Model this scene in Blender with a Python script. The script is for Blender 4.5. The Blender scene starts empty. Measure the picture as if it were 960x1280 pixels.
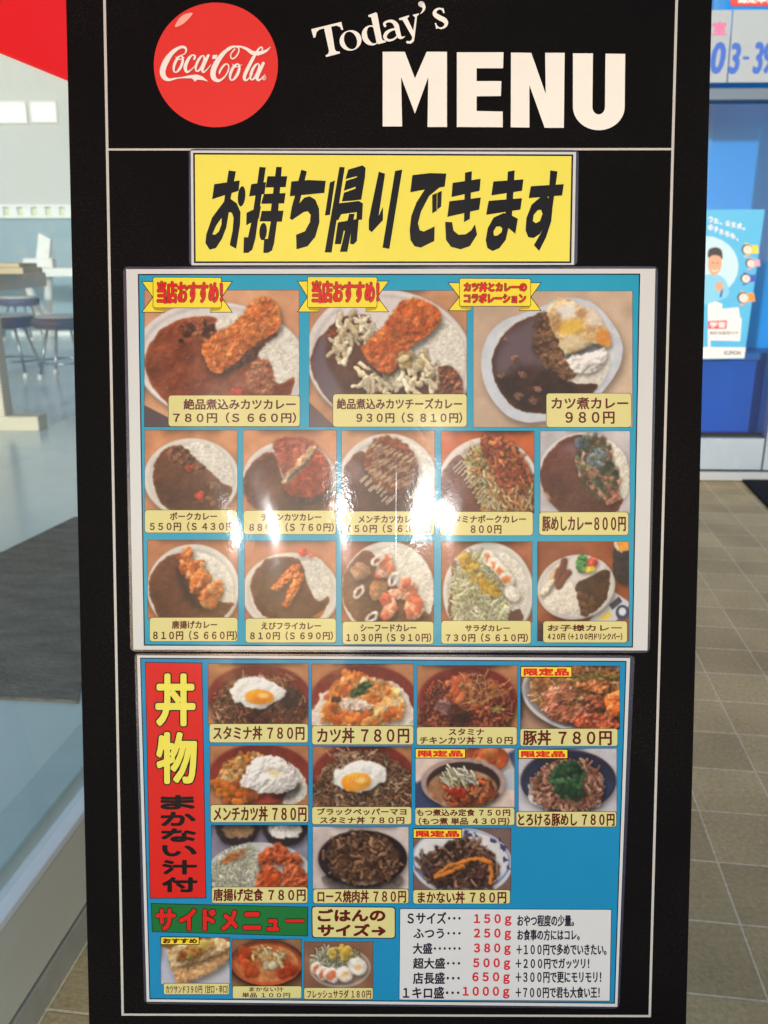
import bpy, math
import numpy as np
from mathutils import Vector, Matrix, Euler
from mathutils.geometry import tessellate_polygon

# ------------------------------------------------------------------ camera, sky, sun, exposure
SC = bpy.context.scene
COL = SC.collection
R = math.radians
CAM_H, PITCH, FPX, LEAN, DIST = 0.86, R(17.0), 1045.0, R(13.4), 0.80

cam = bpy.data.cameras.new('camera')
cam.sensor_fit = 'VERTICAL'
cam.sensor_height = 36.0
cam.lens = FPX / 1280.0 * 36.0
cam.clip_start, cam.clip_end = 0.02, 400.0
cam.dof.use_dof = True
cam.dof.focus_distance = DIST
cam.dof.aperture_fstop = 9.0
cam_o = bpy.data.objects.new('camera', cam)
COL.objects.link(cam_o)
cam_o.location = (0, 0, CAM_H)
cam_o.rotation_euler = (math.pi / 2 - PITCH, 0, 0)
SC.camera = cam_o

CF = Vector((0, math.cos(PITCH), -math.sin(PITCH)))
CU = Vector((0, math.sin(PITCH), math.cos(PITCH)))
CP = Vector((0, 0, CAM_H))


def ray(px, py):
    return Vector((1, 0, 0)) * ((px - 480) / FPX) + CU * ((640 - py) / FPX) + CF


BC = CP + CF * DIST                                   # where the middle of the picture meets the board
BN = Vector((0, -math.cos(LEAN), math.sin(LEAN)))     # the board leans back
BU = Vector((0, math.sin(LEAN), math.cos(LEAN)))
BASE = BC - BU * (BC.z / BU.z)                        # foot of the board on the ground


def B(px, py):
    d = ray(px, py)
    t = (BC - CP).dot(BN) / d.dot(BN)
    p = CP + d * t - BASE
    return (p.x, p.dot(BU))


def G(px, py, z=0.0):
    d = ray(px, py)
    return CP + d * ((z - CAM_H) / d.z)


# sun: mirrored by the board towards the camera where the laminate glints
d = ray(428, 640).normalized()
SUN = (d - BN * (2 * d.dot(BN))).normalized()
sun = bpy.data.lights.new('sun', 'SUN')
sun.energy = 1.4
sun.angle = R(2.6)
sun.color = (1.0, 0.98, 0.965)
sun_o = bpy.data.objects.new('sun', sun)
COL.objects.link(sun_o)
sun_o.rotation_euler = SUN.to_track_quat('Z', 'Y').to_euler()
sun_o.location = (0, -4, 6)

world = bpy.data.worlds.new('World')
SC.world = world
world.use_nodes = True
wn = world.node_tree
sky = wn.nodes.new('ShaderNodeTexSky')
sky.sky_type = 'NISHITA'
sky.sun_disc = False
sky.sun_elevation = math.asin(SUN.z)
sky.sun_rotation = math.atan2(SUN.x, SUN.y)
wn.links.new(sky.outputs[0], wn.nodes['Background'].inputs[0])
wn.nodes['Background'].inputs[1].default_value = 0.15

SC.view_settings.view_transform = 'Standard'
SC.view_settings.look = 'None'
SC.view_settings.exposure = 0.55
SC.view_settings.gamma = 1.0
SC.view_settings.use_curve_mapping = False


# ------------------------------------------------------------------ materials
def lin(c):
    c = np.asarray(c, float) / 255.0
    return np.where(c <= 0.04045, c / 12.92, ((c + 0.055) / 1.055) ** 2.4)


MATS = {}


def nd(t, kind, **kw):
    n = t.nodes.new(kind)
    for k, v in kw.items():
        setattr(n, k, v)
    return n


def mat(name, c, rough=0.5, spec=0.5, metal=0.0, var=0.0, scale=20.0, bump=0.0, bscale=60.0, stretch=(1, 1, 1), c2=None):
    if name in MATS:
        return MATS[name]
    m = bpy.data.materials.new(name)
    m.use_nodes = True
    t = m.node_tree
    b = t.nodes['Principled BSDF']
    col = tuple(float(v) for v in lin(c)) + (1,)
    b.inputs['Base Color'].default_value = col
    b.inputs['Roughness'].default_value = rough
    b.inputs['Specular IOR Level'].default_value = spec
    b.inputs['Metallic'].default_value = metal
    if var or bump or c2:
        tc = nd(t, 'ShaderNodeTexCoord')
        mp = nd(t, 'ShaderNodeMapping')
        mp.inputs['Scale'].default_value = stretch
        t.links.new(tc.outputs['Object'], mp.inputs[0])
    if var or c2:
        n = nd(t, 'ShaderNodeTexNoise')
        n.inputs['Scale'].default_value = scale
        n.inputs['Detail'].default_value = 6
        n.inputs['Roughness'].default_value = 0.65
        t.links.new(mp.outputs[0], n.inputs['Vector'])
        r = nd(t, 'ShaderNodeValToRGB')
        r.color_ramp.elements[0].position, r.color_ramp.elements[1].position = 0.3, 0.7
        a, e = np.array(col[:3]), np.array(lin(c2)) if c2 else None
        lo = a * (1 - var)
        hi = e if e is not None else a * (1 + var)
        r.color_ramp.elements[0].color = tuple(lo) + (1,)
        r.color_ramp.elements[1].color = tuple(hi) + (1,)
        t.links.new(n.outputs[0], r.inputs[0])
        t.links.new(r.outputs[0], b.inputs['Base Color'])
    if bump:
        n2 = nd(t, 'ShaderNodeTexNoise')
        n2.inputs['Scale'].default_value = bscale
        n2.inputs['Detail'].default_value = 4
        t.links.new(mp.outputs[0], n2.inputs['Vector'])
        bp = nd(t, 'ShaderNodeBump')
        bp.inputs['Distance'].default_value = bump
        t.links.new(n2.outputs[0], bp.inputs['Height'])
        t.links.new(bp.outputs[0], b.inputs['Normal'])
    MATS[name] = m
    return m


def math_node(t, op, a, b=None, c=None):
    n = nd(t, 'ShaderNodeMath', operation=op)
    for i, v in enumerate((a, b, c)):
        if v is None:
            continue
        if isinstance(v, (int, float)):
            n.inputs[i].default_value = v
        else:
            t.links.new(v, n.inputs[i])
    return n.outputs[0]


LAM = None


def laminate_group(board):
    """Height of the wavy, crinkled plastic film over the printed sheets, in millimetres, in board coordinates."""
    global LAM
    g = bpy.data.node_groups.new('laminate_waves', 'ShaderNodeTree')
    g.interface.new_socket('Normal', in_out='OUTPUT', socket_type='NodeSocketVector')
    out = g.nodes.new('NodeGroupOutput')
    tc = g.nodes.new('ShaderNodeTexCoord')
    tc.object = board
    sx = g.nodes.new('ShaderNodeSeparateXYZ')
    g.links.new(tc.outputs['Object'], sx.inputs[0])

    def noise(scale, stretch, detail=3, rough=0.5):
        mp = g.nodes.new('ShaderNodeMapping')
        mp.inputs['Scale'].default_value = stretch
        g.links.new(tc.outputs['Object'], mp.inputs[0])
        n = g.nodes.new('ShaderNodeTexNoise')
        n.inputs['Scale'].default_value = scale
        n.inputs['Detail'].default_value = detail
        n.inputs['Roughness'].default_value = rough
        g.links.new(mp.outputs[0], n.inputs['Vector'])
        return n.outputs[0]

    # long vertical waves of the pouch
    wob = noise(5.0, (0.4, 1, 1), 1)
    ph = math_node(g, 'ADD', math_node(g, 'MULTIPLY', sx.outputs['X'], 2 * math.pi / 0.134), math_node(g, 'MULTIPLY', wob, 7.0))
    wave = math_node(g, 'MULTIPLY', math_node(g, 'SINE', ph), WAVE_A)
    # crinkles in patches
    patch = math_node(g, 'SMOOTH_MAX', math_node(g, 'SUBTRACT', noise(13.0, (1, 0.8, 1), 2), 0.44), 0.0, 0.04)
    crk = math_node(g, 'MULTIPLY', math_node(g, 'MULTIPLY', noise(150.0, (1.2, 0.8, 1), 3, 0.6), patch), CRINK_A)
    soft = math_node(g, 'MULTIPLY', noise(34.0, (1.4, 0.6, 1), 2), SOFT_A)
    vert = math_node(g, 'MULTIPLY', noise(7.0, (1.0, 0.6, 1), 1), VERT_A)
    # the folds down the middle of the sheets
    fx, fy = B(496, 600)[0], B(480, 334)[1]
    dist = math_node(g, 'ABSOLUTE', math_node(g, 'SUBTRACT', sx.outputs['X'], fx))
    fold = math_node(g, 'MAXIMUM', math_node(g, 'SUBTRACT', 1.0, math_node(g, 'DIVIDE', dist, 0.0011)), 0.0)
    fold = math_node(g, 'MULTIPLY', math_node(g, 'MULTIPLY', fold, 0.10), math_node(g, 'LESS_THAN', sx.outputs['Y'], fy))
    h = math_node(g, 'ADD', math_node(g, 'ADD', math_node(g, 'ADD', wave, crk), math_node(g, 'ADD', soft, vert)), fold)
    bp = g.nodes.new('ShaderNodeBump')
    bp.inputs['Distance'].default_value = 0.001
    g.links.new(h, bp.inputs['Height'])
    g.links.new(bp.outputs[0], out.inputs[0])
    LAM = g


WAVE_A, CRINK_A, SOFT_A, VERT_A = 1.6, 0.85, 0.15, 4.4
COAT_R, COAT_W = 0.11, 0.20


def coat(m):
    t = m.node_tree
    b = t.nodes['Principled BSDF']
    g = nd(t, 'ShaderNodeGroup')
    g.node_tree = LAM
    t.links.new(g.outputs[0], b.inputs['Coat Normal'])
    b.inputs['Coat Weight'].default_value = COAT_W
    b.inputs['Coat Roughness'].default_value = COAT_R
    b.inputs['Specular IOR Level'].default_value = 0.08
    b.inputs['Roughness'].default_value = 0.33
    return m


INK = 0.65          # paper is a little darker than pure white


def ink_rgb(c):
    l = lin(c) * INK
    return np.where(l <= 0.0031308, l * 12.92, 1.055 * l ** (1 / 2.4) - 0.055) * 255


def ink(name, c, var=0.03):
    """Printed colour under the laminate film."""
    k = 'ink_' + name
    if k in MATS:
        return MATS[k]
    m = mat(k, ink_rgb(c), 0.6, 0.0, var=var, scale=9.0)
    return coat(m)


def photo_ink():
    if 'ink_photo' in MATS:
        return MATS['ink_photo']
    m = mat('ink_photo', (128, 128, 128))
    t = m.node_tree
    a = nd(t, 'ShaderNodeAttribute', attribute_name='print')
    n = nd(t, 'ShaderNodeTexNoise')
    n.inputs['Scale'].default_value = 900
    tc = nd(t, 'ShaderNodeTexCoord')
    t.links.new(tc.outputs['Object'], n.inputs['Vector'])
    mx = nd(t, 'ShaderNodeMix', data_type='RGBA', blend_type='MULTIPLY')
    mx.inputs[0].default_value = 0.12
    t.links.new(a.outputs['Color'], mx.inputs[6])
    t.links.new(n.outputs[0], mx.inputs[7])
    t.links.new(mx.outputs[2], t.nodes['Principled BSDF'].inputs['Base Color'])
    return coat(m)


def glass_mat(name, tint, refl=1.0, rough=0.0, dust_sheen=0.0):
    if name in MATS:
        return MATS[name]
    m = bpy.data.materials.new(name)
    m.use_nodes = True
    t = m.node_tree
    t.nodes.remove(t.nodes['Principled BSDF'])
    tr = nd(t, 'ShaderNodeBsdfTransparent')
    tr.inputs[0].default_value = tuple(float(v) for v in lin(tint)) + (1,)
    gl = nd(t, 'ShaderNodeBsdfGlossy')
    gl.inputs['Roughness'].default_value = rough
    fr = nd(t, 'ShaderNodeFresnel')
    fr.inputs[0].default_value = 1.45
    geo = nd(t, 'ShaderNodeNewGeometry')
    f2 = math_node(t, 'MULTIPLY', math_node(t, 'MULTIPLY', fr.outputs[0], refl), math_node(t, 'SUBTRACT', 1.0, geo.outputs['Backfacing']))
    mx = nd(t, 'ShaderNodeMixShader')
    t.links.new(f2, mx.inputs[0])
    t.links.new(tr.outputs[0], mx.inputs[1])
    t.links.new(gl.outputs[0], mx.inputs[2])
    last = mx.outputs[0]
    if dust_sheen:  # pale diffuse mixed in to imitate a milky sky sheen on the pane
        df = nd(t, 'ShaderNodeBsdfDiffuse')
        df.inputs[0].default_value = (.8, .84, .86, 1)
        m2 = nd(t, 'ShaderNodeMixShader')
        tc = nd(t, 'ShaderNodeTexCoord')
        ns = nd(t, 'ShaderNodeTexNoise')
        ns.inputs['Scale'].default_value = 2.5
        t.links.new(tc.outputs['Object'], ns.inputs['Vector'])
        t.links.new(math_node(t, 'MULTIPLY', ns.outputs[0], dust_sheen * 2), m2.inputs[0])
        t.links.new(last, m2.inputs[1])
        t.links.new(df.outputs[0], m2.inputs[2])
        last = m2.outputs[0]
    t.links.new(last, t.nodes['Material Output'].inputs[0])
    MATS[name] = m
    return m


# ------------------------------------------------------------------ objects
def tag(o, label=None, cat=None, group=None, kind=None):
    for k, v in (('label', label), ('category', cat), ('group', group), ('kind', kind)):
        if v:
            o[k] = v
    return o


def empty(name, loc, rot=(0, 0, 0)):
    o = bpy.data.objects.new(name, None)
    o.empty_display_size = 0.05
    o.location = loc
    o.rotation_euler = rot
    COL.objects.link(o)
    return o


class MB:
    """Collects polygons; build() links them as one mesh object."""

    def __init__(s):
        s.v, s.f, s.mi, s.z = [], [], [], 0.0

    def poly(s, pts, mi=0):
        n = len(s.v)
        s.v += [tuple(p) for p in pts]
        s.f.append(tuple(range(n, n + len(pts))))
        s.mi.append(mi)

    def raw(s, v, f, mi=0):
        n = len(s.v)
        s.v += [tuple(p) for p in v]
        s.f += [tuple(i + n for i in q) for q in f]
        s.mi += [mi] * len(f)

    def flat(s, loops, z, mi=0):
        """Filled 2D outline (first loop) with holes (other loops), facing +z."""
        L3 = [[Vector((p[0], p[1], 0)) for p in l] for l in loops]
        tri = tessellate_polygon(L3)
        vs = [(p.x, p.y, z) for l in L3 for p in l]
        fs = []
        for a, b, c in tri:
            A, Bq, C = vs[a], vs[b], vs[c]
            cr = (Bq[0] - A[0]) * (C[1] - A[1]) - (Bq[1] - A[1]) * (C[0] - A[0])
            fs.append((a, b, c) if cr > 0 else (a, c, b))
        s.raw(vs, fs, mi)

    def slab(s, loop, z0, z1, mi=0, bev=0.0):
        """Closed plate of a (convex-ish) 2D outline with a bevelled upper edge."""
        n = len(loop)
        c = np.mean(np.array(loop), axis=0)
        lv = [(loop, z0), (loop, z1 - bev)]
        if bev:
            ins = []
            for p in loop:
                dv = np.array(p) - c
                L = np.linalg.norm(dv)
                ins.append(tuple(c + dv * (1 - bev * 1.2 / L)))
            lv.append((ins, z1))
        vs = [(p[0], p[1], z) for l, z in lv for p in l]
        fs = []
        area = sum(loop[i][0] * loop[(i + 1) % n][1] - loop[(i + 1) % n][0] * loop[i][1] for i in range(n))
        for k in range(len(lv) - 1):
            for i in range(n):
                j = (i + 1) % n
                q = (k * n + i, k * n + j, (k + 1) * n + j, (k + 1) * n + i)
                fs.append(q if area > 0 else q[::-1])
        top = tuple(range((len(lv) - 1) * n, len(lv) * n))
        bot = tuple(range(n))
        fs.append(top if area > 0 else top[::-1])
        fs.append(bot[::-1] if area > 0 else bot)
        s.raw(vs, fs, mi)

    def box(s, a, b, mi=0, M=None):
        x0, y0, z0 = a
        x1, y1, z1 = b
        v = [Vector(p) for p in ((x0, y0, z0), (x1, y0, z0), (x1, y1, z0), (x0, y1, z0), (x0, y0, z1), (x1, y0, z1), (x1, y1, z1), (x0, y1, z1))]
        if M is not None:
            v = [M @ p for p in v]
        s.raw(v, [(0, 3, 2, 1), (4, 5, 6, 7), (0, 1, 5, 4), (1, 2, 6, 5), (2, 3, 7, 6), (3, 0, 4, 7)], mi)

    def tube(s, pts, r, n=10, mi=0, closed=False):
        P = [Vector(p) for p in pts]
        rr = r if isinstance(r, (list, tuple)) else [r] * len(P)
        vs, fs = [], []
        for i, p in enumerate(P):
            if closed:
                dv = P[(i + 1) % len(P)] - P[i - 1]
            else:
                dv = P[min(i + 1, len(P) - 1)] - P[max(i - 1, 0)]
            dv.normalize()
            a = dv.cross(Vector((0, 0, 1)))
            if a.length < 0.05:
                a = dv.cross(Vector((0, 1, 0)))
            a.normalize()
            b = dv.cross(a)
            for k in range(n):
                t = 2 * math.pi * k / n
                vs.append(p + a * (math.cos(t) * rr[i]) + b * (math.sin(t) * rr[i]))
        m = len(P)
        for i in range(m if closed else m - 1):
            for k in range(n):
                j = (i + 1) % m
                fs.append((i * n + k, i * n + (k + 1) % n, j * n + (k + 1) % n, j * n + k))
        if not closed:
            fs.append(tuple(range(n)))
            fs.append(tuple(range((m - 1) * n, m * n))[::-1])
        s.raw(vs, fs, mi)

    def lathe(s, prof, c=(0, 0, 0), n=24, mi=0):
        vs, fs = [], []
        for r, z in prof:
            for k in range(n):
                t = 2 * math.pi * k / n
                vs.append((c[0] + r * math.cos(t), c[1] + r * math.sin(t), c[2] + z))
        for i in range(len(prof) - 1):
            for k in range(n):
                fs.append((i * n + k, i * n + (k + 1) % n, (i + 1) * n + (k + 1) % n, (i + 1) * n + k))
        fs.append(tuple(range(n))[::-1])
        fs.append(tuple(range((len(prof) - 1) * n, len(prof) * n)))
        s.raw(vs, fs, mi)

    def build(s, name, mats, parent=None, smooth=False, label=None, bevel=0.0):
        me = bpy.data.meshes.new(name)
        me.from_pydata(s.v, [], s.f)
        for m in (mats if isinstance(mats, (list, tuple)) else [mats]):
            me.materials.append(m)
        me.polygons.foreach_set('material_index', s.mi)
        if smooth:
            me.polygons.foreach_set('use_smooth', [True] * len(s.f))
        me.update()
        o = bpy.data.objects.new(name, me)
        COL.objects.link(o)
        if parent:
            o.parent = parent
        if label:
            o['label'] = label
        if bevel:
            md = o.modifiers.new('bevel', 'BEVEL')
            md.width = bevel
            md.segments = 2
            md.limit_method = 'ANGLE'
        return o


# ------------------------------------------------------------------ lettering from the built-in font
TXT = {}


def glyphs(body, shear=0.0):
    key = (body, shear)
    if key in TXT:
        return TXT[key]
    c = bpy.data.curves.new('lettering', 'FONT')
    c.body = body
    c.resolution_u = 3
    c.shear = shear
    c.fill_mode = 'FRONT'
    o = bpy.data.objects.new('lettering', c)
    COL.objects.link(o)
    bpy.context.view_layer.update()
    dg = bpy.context.evaluated_depsgraph_get()
    me = bpy.data.meshes.new_from_object(o.evaluated_get(dg))
    n = len(me.vertices)
    v = np.empty(n * 3)
    me.vertices.foreach_get('co', v)
    v = v.reshape(-1, 3)[:, :2]
    f = []
    for p in me.polygons:
        q = list(p.vertices)
        a = sum(v[q[i]][0] * v[q[(i + 1) % len(q)]][1] - v[q[(i + 1) % len(q)]][0] * v[q[i]][1] for i in range(len(q)))
        f.append(q if a > 0 else q[::-1])
    bpy.data.objects.remove(o)
    bpy.data.curves.remove(c)
    bpy.data.meshes.remove(me)
    lo, hi = v.min(0), v.max(0)
    v = (v - lo) / np.maximum(hi - lo, 1e-6)
    TXT[key] = (v, f)
    return TXT[key]


def write(mb, body, box, z, org, bold=0.0, shear=0.0, mi=0, n=6, proj=None, slope=0.0):
    """Lettering that fills a box of the board; bold (in picture units) thickens the strokes."""
    v, f = glyphs(body, shear)
    x0, y0, x1, y1 = box
    proj = proj or (lambda x, y: (B(x, y)[0] - org[0], B(x, y)[1] - org[1]))
    offs = [(0, 0)]
    if bold:
        offs += [(bold * math.cos(k * 2 * math.pi / n), bold * math.sin(k * 2 * math.pi / n)) for k in range(n)]
    bx = bold
    for k, (ox, oy) in enumerate(offs):
        pts = []
        for a, b in v:
            X = x0 + bx + a * (x1 - x0 - 2 * bx) + ox
            Y = y1 - bx - b * (y1 - y0 - 2 * bx) + oy + slope * (a - 0.5)
            u, w = proj(X, Y)
            pts.append((u, w, z + k * 4e-6))
        mb.raw(pts, f, mi)


def quad(pts, org):
    return [(B(*p)[0] - org[0], B(*p)[1] - org[1]) for p in pts]


def rrect(x0, y0, x1, y1, r, n=4):
    out = []
    for cx, cy, a0 in ((x1 - r, y0 + r, -90), (x1 - r, y1 - r, 0), (x0 + r, y1 - r, 90), (x0 + r, y0 + r, 180)):
        for k in range(n + 1):
            a = R(a0 + 90 * k / n)
            out.append((cx + r * math.cos(a), cy + r * math.sin(a)))
    return out


def rquad(q, r, n=4):
    """Rounded quadrilateral in picture coordinates, corners in order."""
    out = []
    m = len(q)
    for i in range(m):
        p, a, b = np.array(q[i], float), np.array(q[i - 1], float), np.array(q[(i + 1) % m], float)
        ua, ub = (a - p) / np.linalg.norm(a - p), (b - p) / np.linalg.norm(b - p)
        s, e = p + ua * r, p + ub * r
        for k in range(n + 1):
            t = k / n
            out.append(tuple((1 - t) ** 2 * s + 2 * t * (1 - t) * p + t * t * e))
    return out


def smooth_path(P, sub=6, closed=False):
    """Catmull-Rom through rows of numbers."""
    P = np.array(P, float)
    n = len(P)
    out = []
    for i in range(n if closed else n - 1):
        if closed:
            a, b, c, d_ = P[i - 1], P[i], P[(i + 1) % n], P[(i + 2) % n]
        else:
            a, b, c, d_ = P[max(i - 1, 0)], P[i], P[i + 1], P[min(i + 2, n - 1)]
        for k in range(sub):
            t = k / sub
            out.append(0.5 * ((2 * b) + (-a + c) * t + (2 * a - 5 * b + 4 * c - d_) * t * t + (-a + 3 * b - 3 * c + d_) * t ** 3))
    if not closed:
        out.append(P[-1])
    return np.array(out)


class Brush:
    """Draws outlines and pen strokes traced as shapes, mapped onto the board."""

    def __init__(s, mb, to_px, org, z):
        s.mb, s.f, s.org, s.z = mb, to_px, org, z

    def P(s, p):
        x, y = s.f(p[0], p[1])
        u, v = B(x, y)
        return (u - s.org[0], v - s.org[1])

    def poly(s, *loops, mi=0, sm=False):
        L = [([tuple(q) for q in smooth_path(l, 4, True)] if sm else l) for l in loops]
        s.mb.flat([[s.P(p) for p in l] for l in L], s.z, mi)
        s.z += 4e-6

    def stroke(s, pts, mi=0, closed=False, sub=6):
        Q = smooth_path(pts, sub, closed)
        n = len(Q)
        Lf, Rt = [], []
        for i in range(n):
            if closed:
                t = Q[(i + 1) % n][:2] - Q[i - 1][:2]
            else:
                t = Q[min(i + 1, n - 1)][:2] - Q[max(i - 1, 0)][:2]
            t = t / (np.linalg.norm(t) + 1e-9)
            nn = np.array((-t[1], t[0]))
            w = max(Q[i][2], 0.4) / 2
            Lf.append(Q[i][:2] + nn * w)
            Rt.append(Q[i][:2] - nn * w)
        for i in range(n if closed else n - 1):
            j = (i + 1) % n
            q = [s.P(p) for p in (Lf[i], Lf[j], Rt[j], Rt[i])]
            a = sum(q[k][0] * q[(k + 1) % 4][1] - q[(k + 1) % 4][0] * q[k][1] for k in range(4))
            if a < 0:
                q = q[::-1]
            s.mb.poly([(x, y, s.z + i * 5e-7) for x, y in q], mi)
        if not closed:
            for e in (0, n - 1):
                w = max(Q[e][2], 0.4) / 2
                s.mb.flat([[s.P((Q[e][0] + w * math.cos(a), Q[e][1] + w * math.sin(a))) for a in np.linspace(0, 2 * math.pi, 10, endpoint=False)]], s.z + 3e-6, mi)
        s.z += 5e-6 + n * 5e-7

    def ring(s, cx, cy, rx, ry, ang, w_side, w_end, mi=0):
        """Oval letter bowl: thick sides, thin ends."""
        a = R(ang)
        def el(rx, ry):
            return [(cx + rx * math.cos(t) * math.cos(a) - ry * math.sin(t) * math.sin(a), cy + rx * math.cos(t) * math.sin(a) + ry * math.sin(t) * math.cos(a)) for t in np.linspace(0, 2 * math.pi, 28, endpoint=False)]
        s.poly(el(rx, ry), el(rx - w_side, ry - w_end), mi=mi)


# ------------------------------------------------------------------ the printed dish photographs: a small painter
RES = 1.15


def gblur(a, s):
    if s <= 0.05:
        return a
    k = int(math.ceil(s * 2.5))
    x = np.arange(-k, k + 1)
    w = np.exp(-x * x / (2 * s * s))
    w /= w.sum()
    for ax in (0, 1):
        pad = [(0, 0)] * a.ndim
        pad[ax] = (k, k)
        p = np.pad(a, pad, mode='edge')
        out = np.zeros_like(a)
        for i, ww in enumerate(w):
            sl = [slice(None)] * a.ndim
            sl[ax] = slice(i, i + a.shape[ax])
            out += ww * p[tuple(sl)]
        a = out
    return a


class Pic:
    def __init__(s, rect, org, sc, seed):
        s.x0, s.y0, s.x1, s.y1 = rect
        s.w = int(round((s.x1 - s.x0) * RES))
        s.h = int(round((s.y1 - s.y0) * RES))
        s.ox, s.oy, s.sc = org[0], org[1], sc
        s.k = RES / sc                                   # study units -> cells
        s.rs = np.random.RandomState(seed)
        yy, xx = np.mgrid[0:s.h, 0:s.w]
        s.X, s.Y = xx + 0.5, yy + 0.5
        s.img = np.zeros((s.h, s.w, 3))
        s.food = np.zeros((s.h, s.w))

    def c(s, p):
        return ((p[0] / s.sc + s.ox - s.x0) * RES, (p[1] / s.sc + s.oy - s.y0) * RES)

    def noise(s, cell, octv=3, gain=0.55):
        """Value noise about 0, +-1; cell in study units."""
        out = np.zeros((s.h, s.w))
        amp, tot, cs = 1.0, 0.0, max(cell * s.k, 1.2)
        for _ in range(octv):
            gw, gh = int(s.w / cs) + 4, int(s.h / cs) + 4
            g = s.rs.uniform(-1, 1, (gh, gw))
            fx, fy = s.X / cs + s.rs.rand(), s.Y / cs + s.rs.rand()
            ix, iy = fx.astype(int), fy.astype(int)
            tx, ty = fx - ix, fy - iy
            tx, ty = tx * tx * (3 - 2 * tx), ty * ty * (3 - 2 * ty)
            out += amp * ((g[iy, ix] * (1 - tx) + g[iy, ix + 1] * tx) * (1 - ty) + (g[iy + 1, ix] * (1 - tx) + g[iy + 1, ix + 1] * tx) * ty)
            tot += amp
            amp *= gain
            cs = max(cs / 2, 1.0)
        return out / tot * 1.6

    def ell(s, cx, cy, rx, ry, ang=0, jit=0, jc=20, soft=4):
        x, y = s.c((cx, cy))
        a = R(ang)
        dx, dy = s.X - x, s.Y - y
        u, v = dx * math.cos(a) + dy * math.sin(a), -dx * math.sin(a) + dy * math.cos(a)
        rx, ry = rx * s.k, ry * s.k
        dist = (np.sqrt((u / rx) ** 2 + (v / ry) ** 2) - 1) * min(rx, ry)
        if jit:
            dist = dist + s.noise(jc) * jit * s.k
        return np.clip(0.5 - dist / max(soft * s.k, 0.9), 0, 1)

    def poly(s, pts, jit=0, jc=20, soft=4, sm=True):
        P = np.array([s.c(p) for p in pts])
        if sm:
            P = smooth_path(P, 5, True)
        X, Y = s.X, s.Y
        if jit:
            X = X + s.noise(jc) * jit * s.k
            Y = Y + s.noise(jc) * jit * s.k
        acc = np.zeros((s.h, s.w))
        for ox, oy in ((-.25, -.25), (.25, -.25), (-.25, .25), (.25, .25)):
            ins = np.zeros((s.h, s.w), bool)
            for i in range(len(P)):
                xa, ya = P[i - 1]
                xb, yb = P[i]
                if ya == yb:
                    continue
                c = ((Y + oy < ya) != (Y + oy < yb)) & (X + ox < (xb - xa) * (Y + oy - ya) / (yb - ya) + xa)
                ins ^= c
            acc += ins
        return gblur(acc / 4, soft * s.k * 0.4)

    def put(s, m, col, a=1.0):
        col = np.asarray(col, float)
        if col.ndim == 1:
            col = col[None, None, :]
        m = (np.clip(m, 0, 1) * a)[..., None]
        s.img = s.img * (1 - m) + col * m

    def tone(s, m, f):
        s.img = s.img * (1 + (np.asarray(f) - 1) * np.clip(m, 0, 1))[..., None]

    def tex(s, col, amt=0.1, cell=20, octv=3, col2=None):
        n = s.noise(cell, octv)
        c = np.asarray(col, float)[None, None, :]
        if col2 is not None:
            t = np.clip(0.5 + n * 0.9, 0, 1)[..., None]
            c = c * (1 - t) + np.asarray(col2, float)[None, None, :] * t
        return c * (1 + amt * s.noise(cell * 0.4, 2))[..., None]

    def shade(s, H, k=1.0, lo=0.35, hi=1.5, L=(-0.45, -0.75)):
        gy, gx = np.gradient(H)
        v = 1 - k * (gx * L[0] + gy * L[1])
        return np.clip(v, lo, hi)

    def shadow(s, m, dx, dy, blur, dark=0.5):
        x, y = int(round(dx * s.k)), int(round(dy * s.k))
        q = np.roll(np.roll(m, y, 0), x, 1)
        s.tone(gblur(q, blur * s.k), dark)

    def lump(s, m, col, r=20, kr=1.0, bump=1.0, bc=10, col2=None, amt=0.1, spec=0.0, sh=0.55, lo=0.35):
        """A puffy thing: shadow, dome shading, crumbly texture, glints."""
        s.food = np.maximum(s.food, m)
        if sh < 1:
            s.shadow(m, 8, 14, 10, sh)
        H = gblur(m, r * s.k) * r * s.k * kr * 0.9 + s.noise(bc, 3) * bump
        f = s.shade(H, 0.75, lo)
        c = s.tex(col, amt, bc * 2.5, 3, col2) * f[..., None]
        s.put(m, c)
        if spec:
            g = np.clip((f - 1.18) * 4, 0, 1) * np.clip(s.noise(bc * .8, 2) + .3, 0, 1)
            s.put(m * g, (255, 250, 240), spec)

    def cap(s, pts, w, col, sh=0.55, alpha=1.0):
        """One strand: a thin rounded stroke with light along its back."""
        P = np.array([s.c(p) for p in pts])
        w = w * s.k / 2
        lo = np.floor(P.min(0) - w - 3).astype(int)
        hi = np.ceil(P.max(0) + w + 4).astype(int)
        x0, y0 = max(lo[0], 0), max(lo[1], 0)
        x1, y1 = min(hi[0], s.w), min(hi[1], s.h)
        if x1 <= x0 or y1 <= y0:
            return
        X, Y = s.X[y0:y1, x0:x1], s.Y[y0:y1, x0:x1]
        D = np.full(X.shape, 1e9)
        S = np.zeros(X.shape)
        for i in range(len(P) - 1):
            a, b = P[i], P[i + 1]
            ab = b - a
            t = np.clip(((X - a[0]) * ab[0] + (Y - a[1]) * ab[1]) / (ab.dot(ab) + 1e-9), 0, 1)
            dx, dy = X - a[0] - ab[0] * t, Y - a[1] - ab[1] * t
            dd = np.hypot(dx, dy)
            S = np.where(dd < D, (-dx * .5 - dy * .8), S)
            D = np.minimum(D, dd)
        im = s.img[y0:y1, x0:x1]
        if sh < 1:
            q = np.clip(1.2 - (D - w) / 2.2, 0, 1) * 0.6
            im *= (1 + (sh - 1) * q)[..., None]
        m = (np.clip(0.5 + (w - D) / 0.9, 0, 1) * alpha)[..., None]
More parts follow.
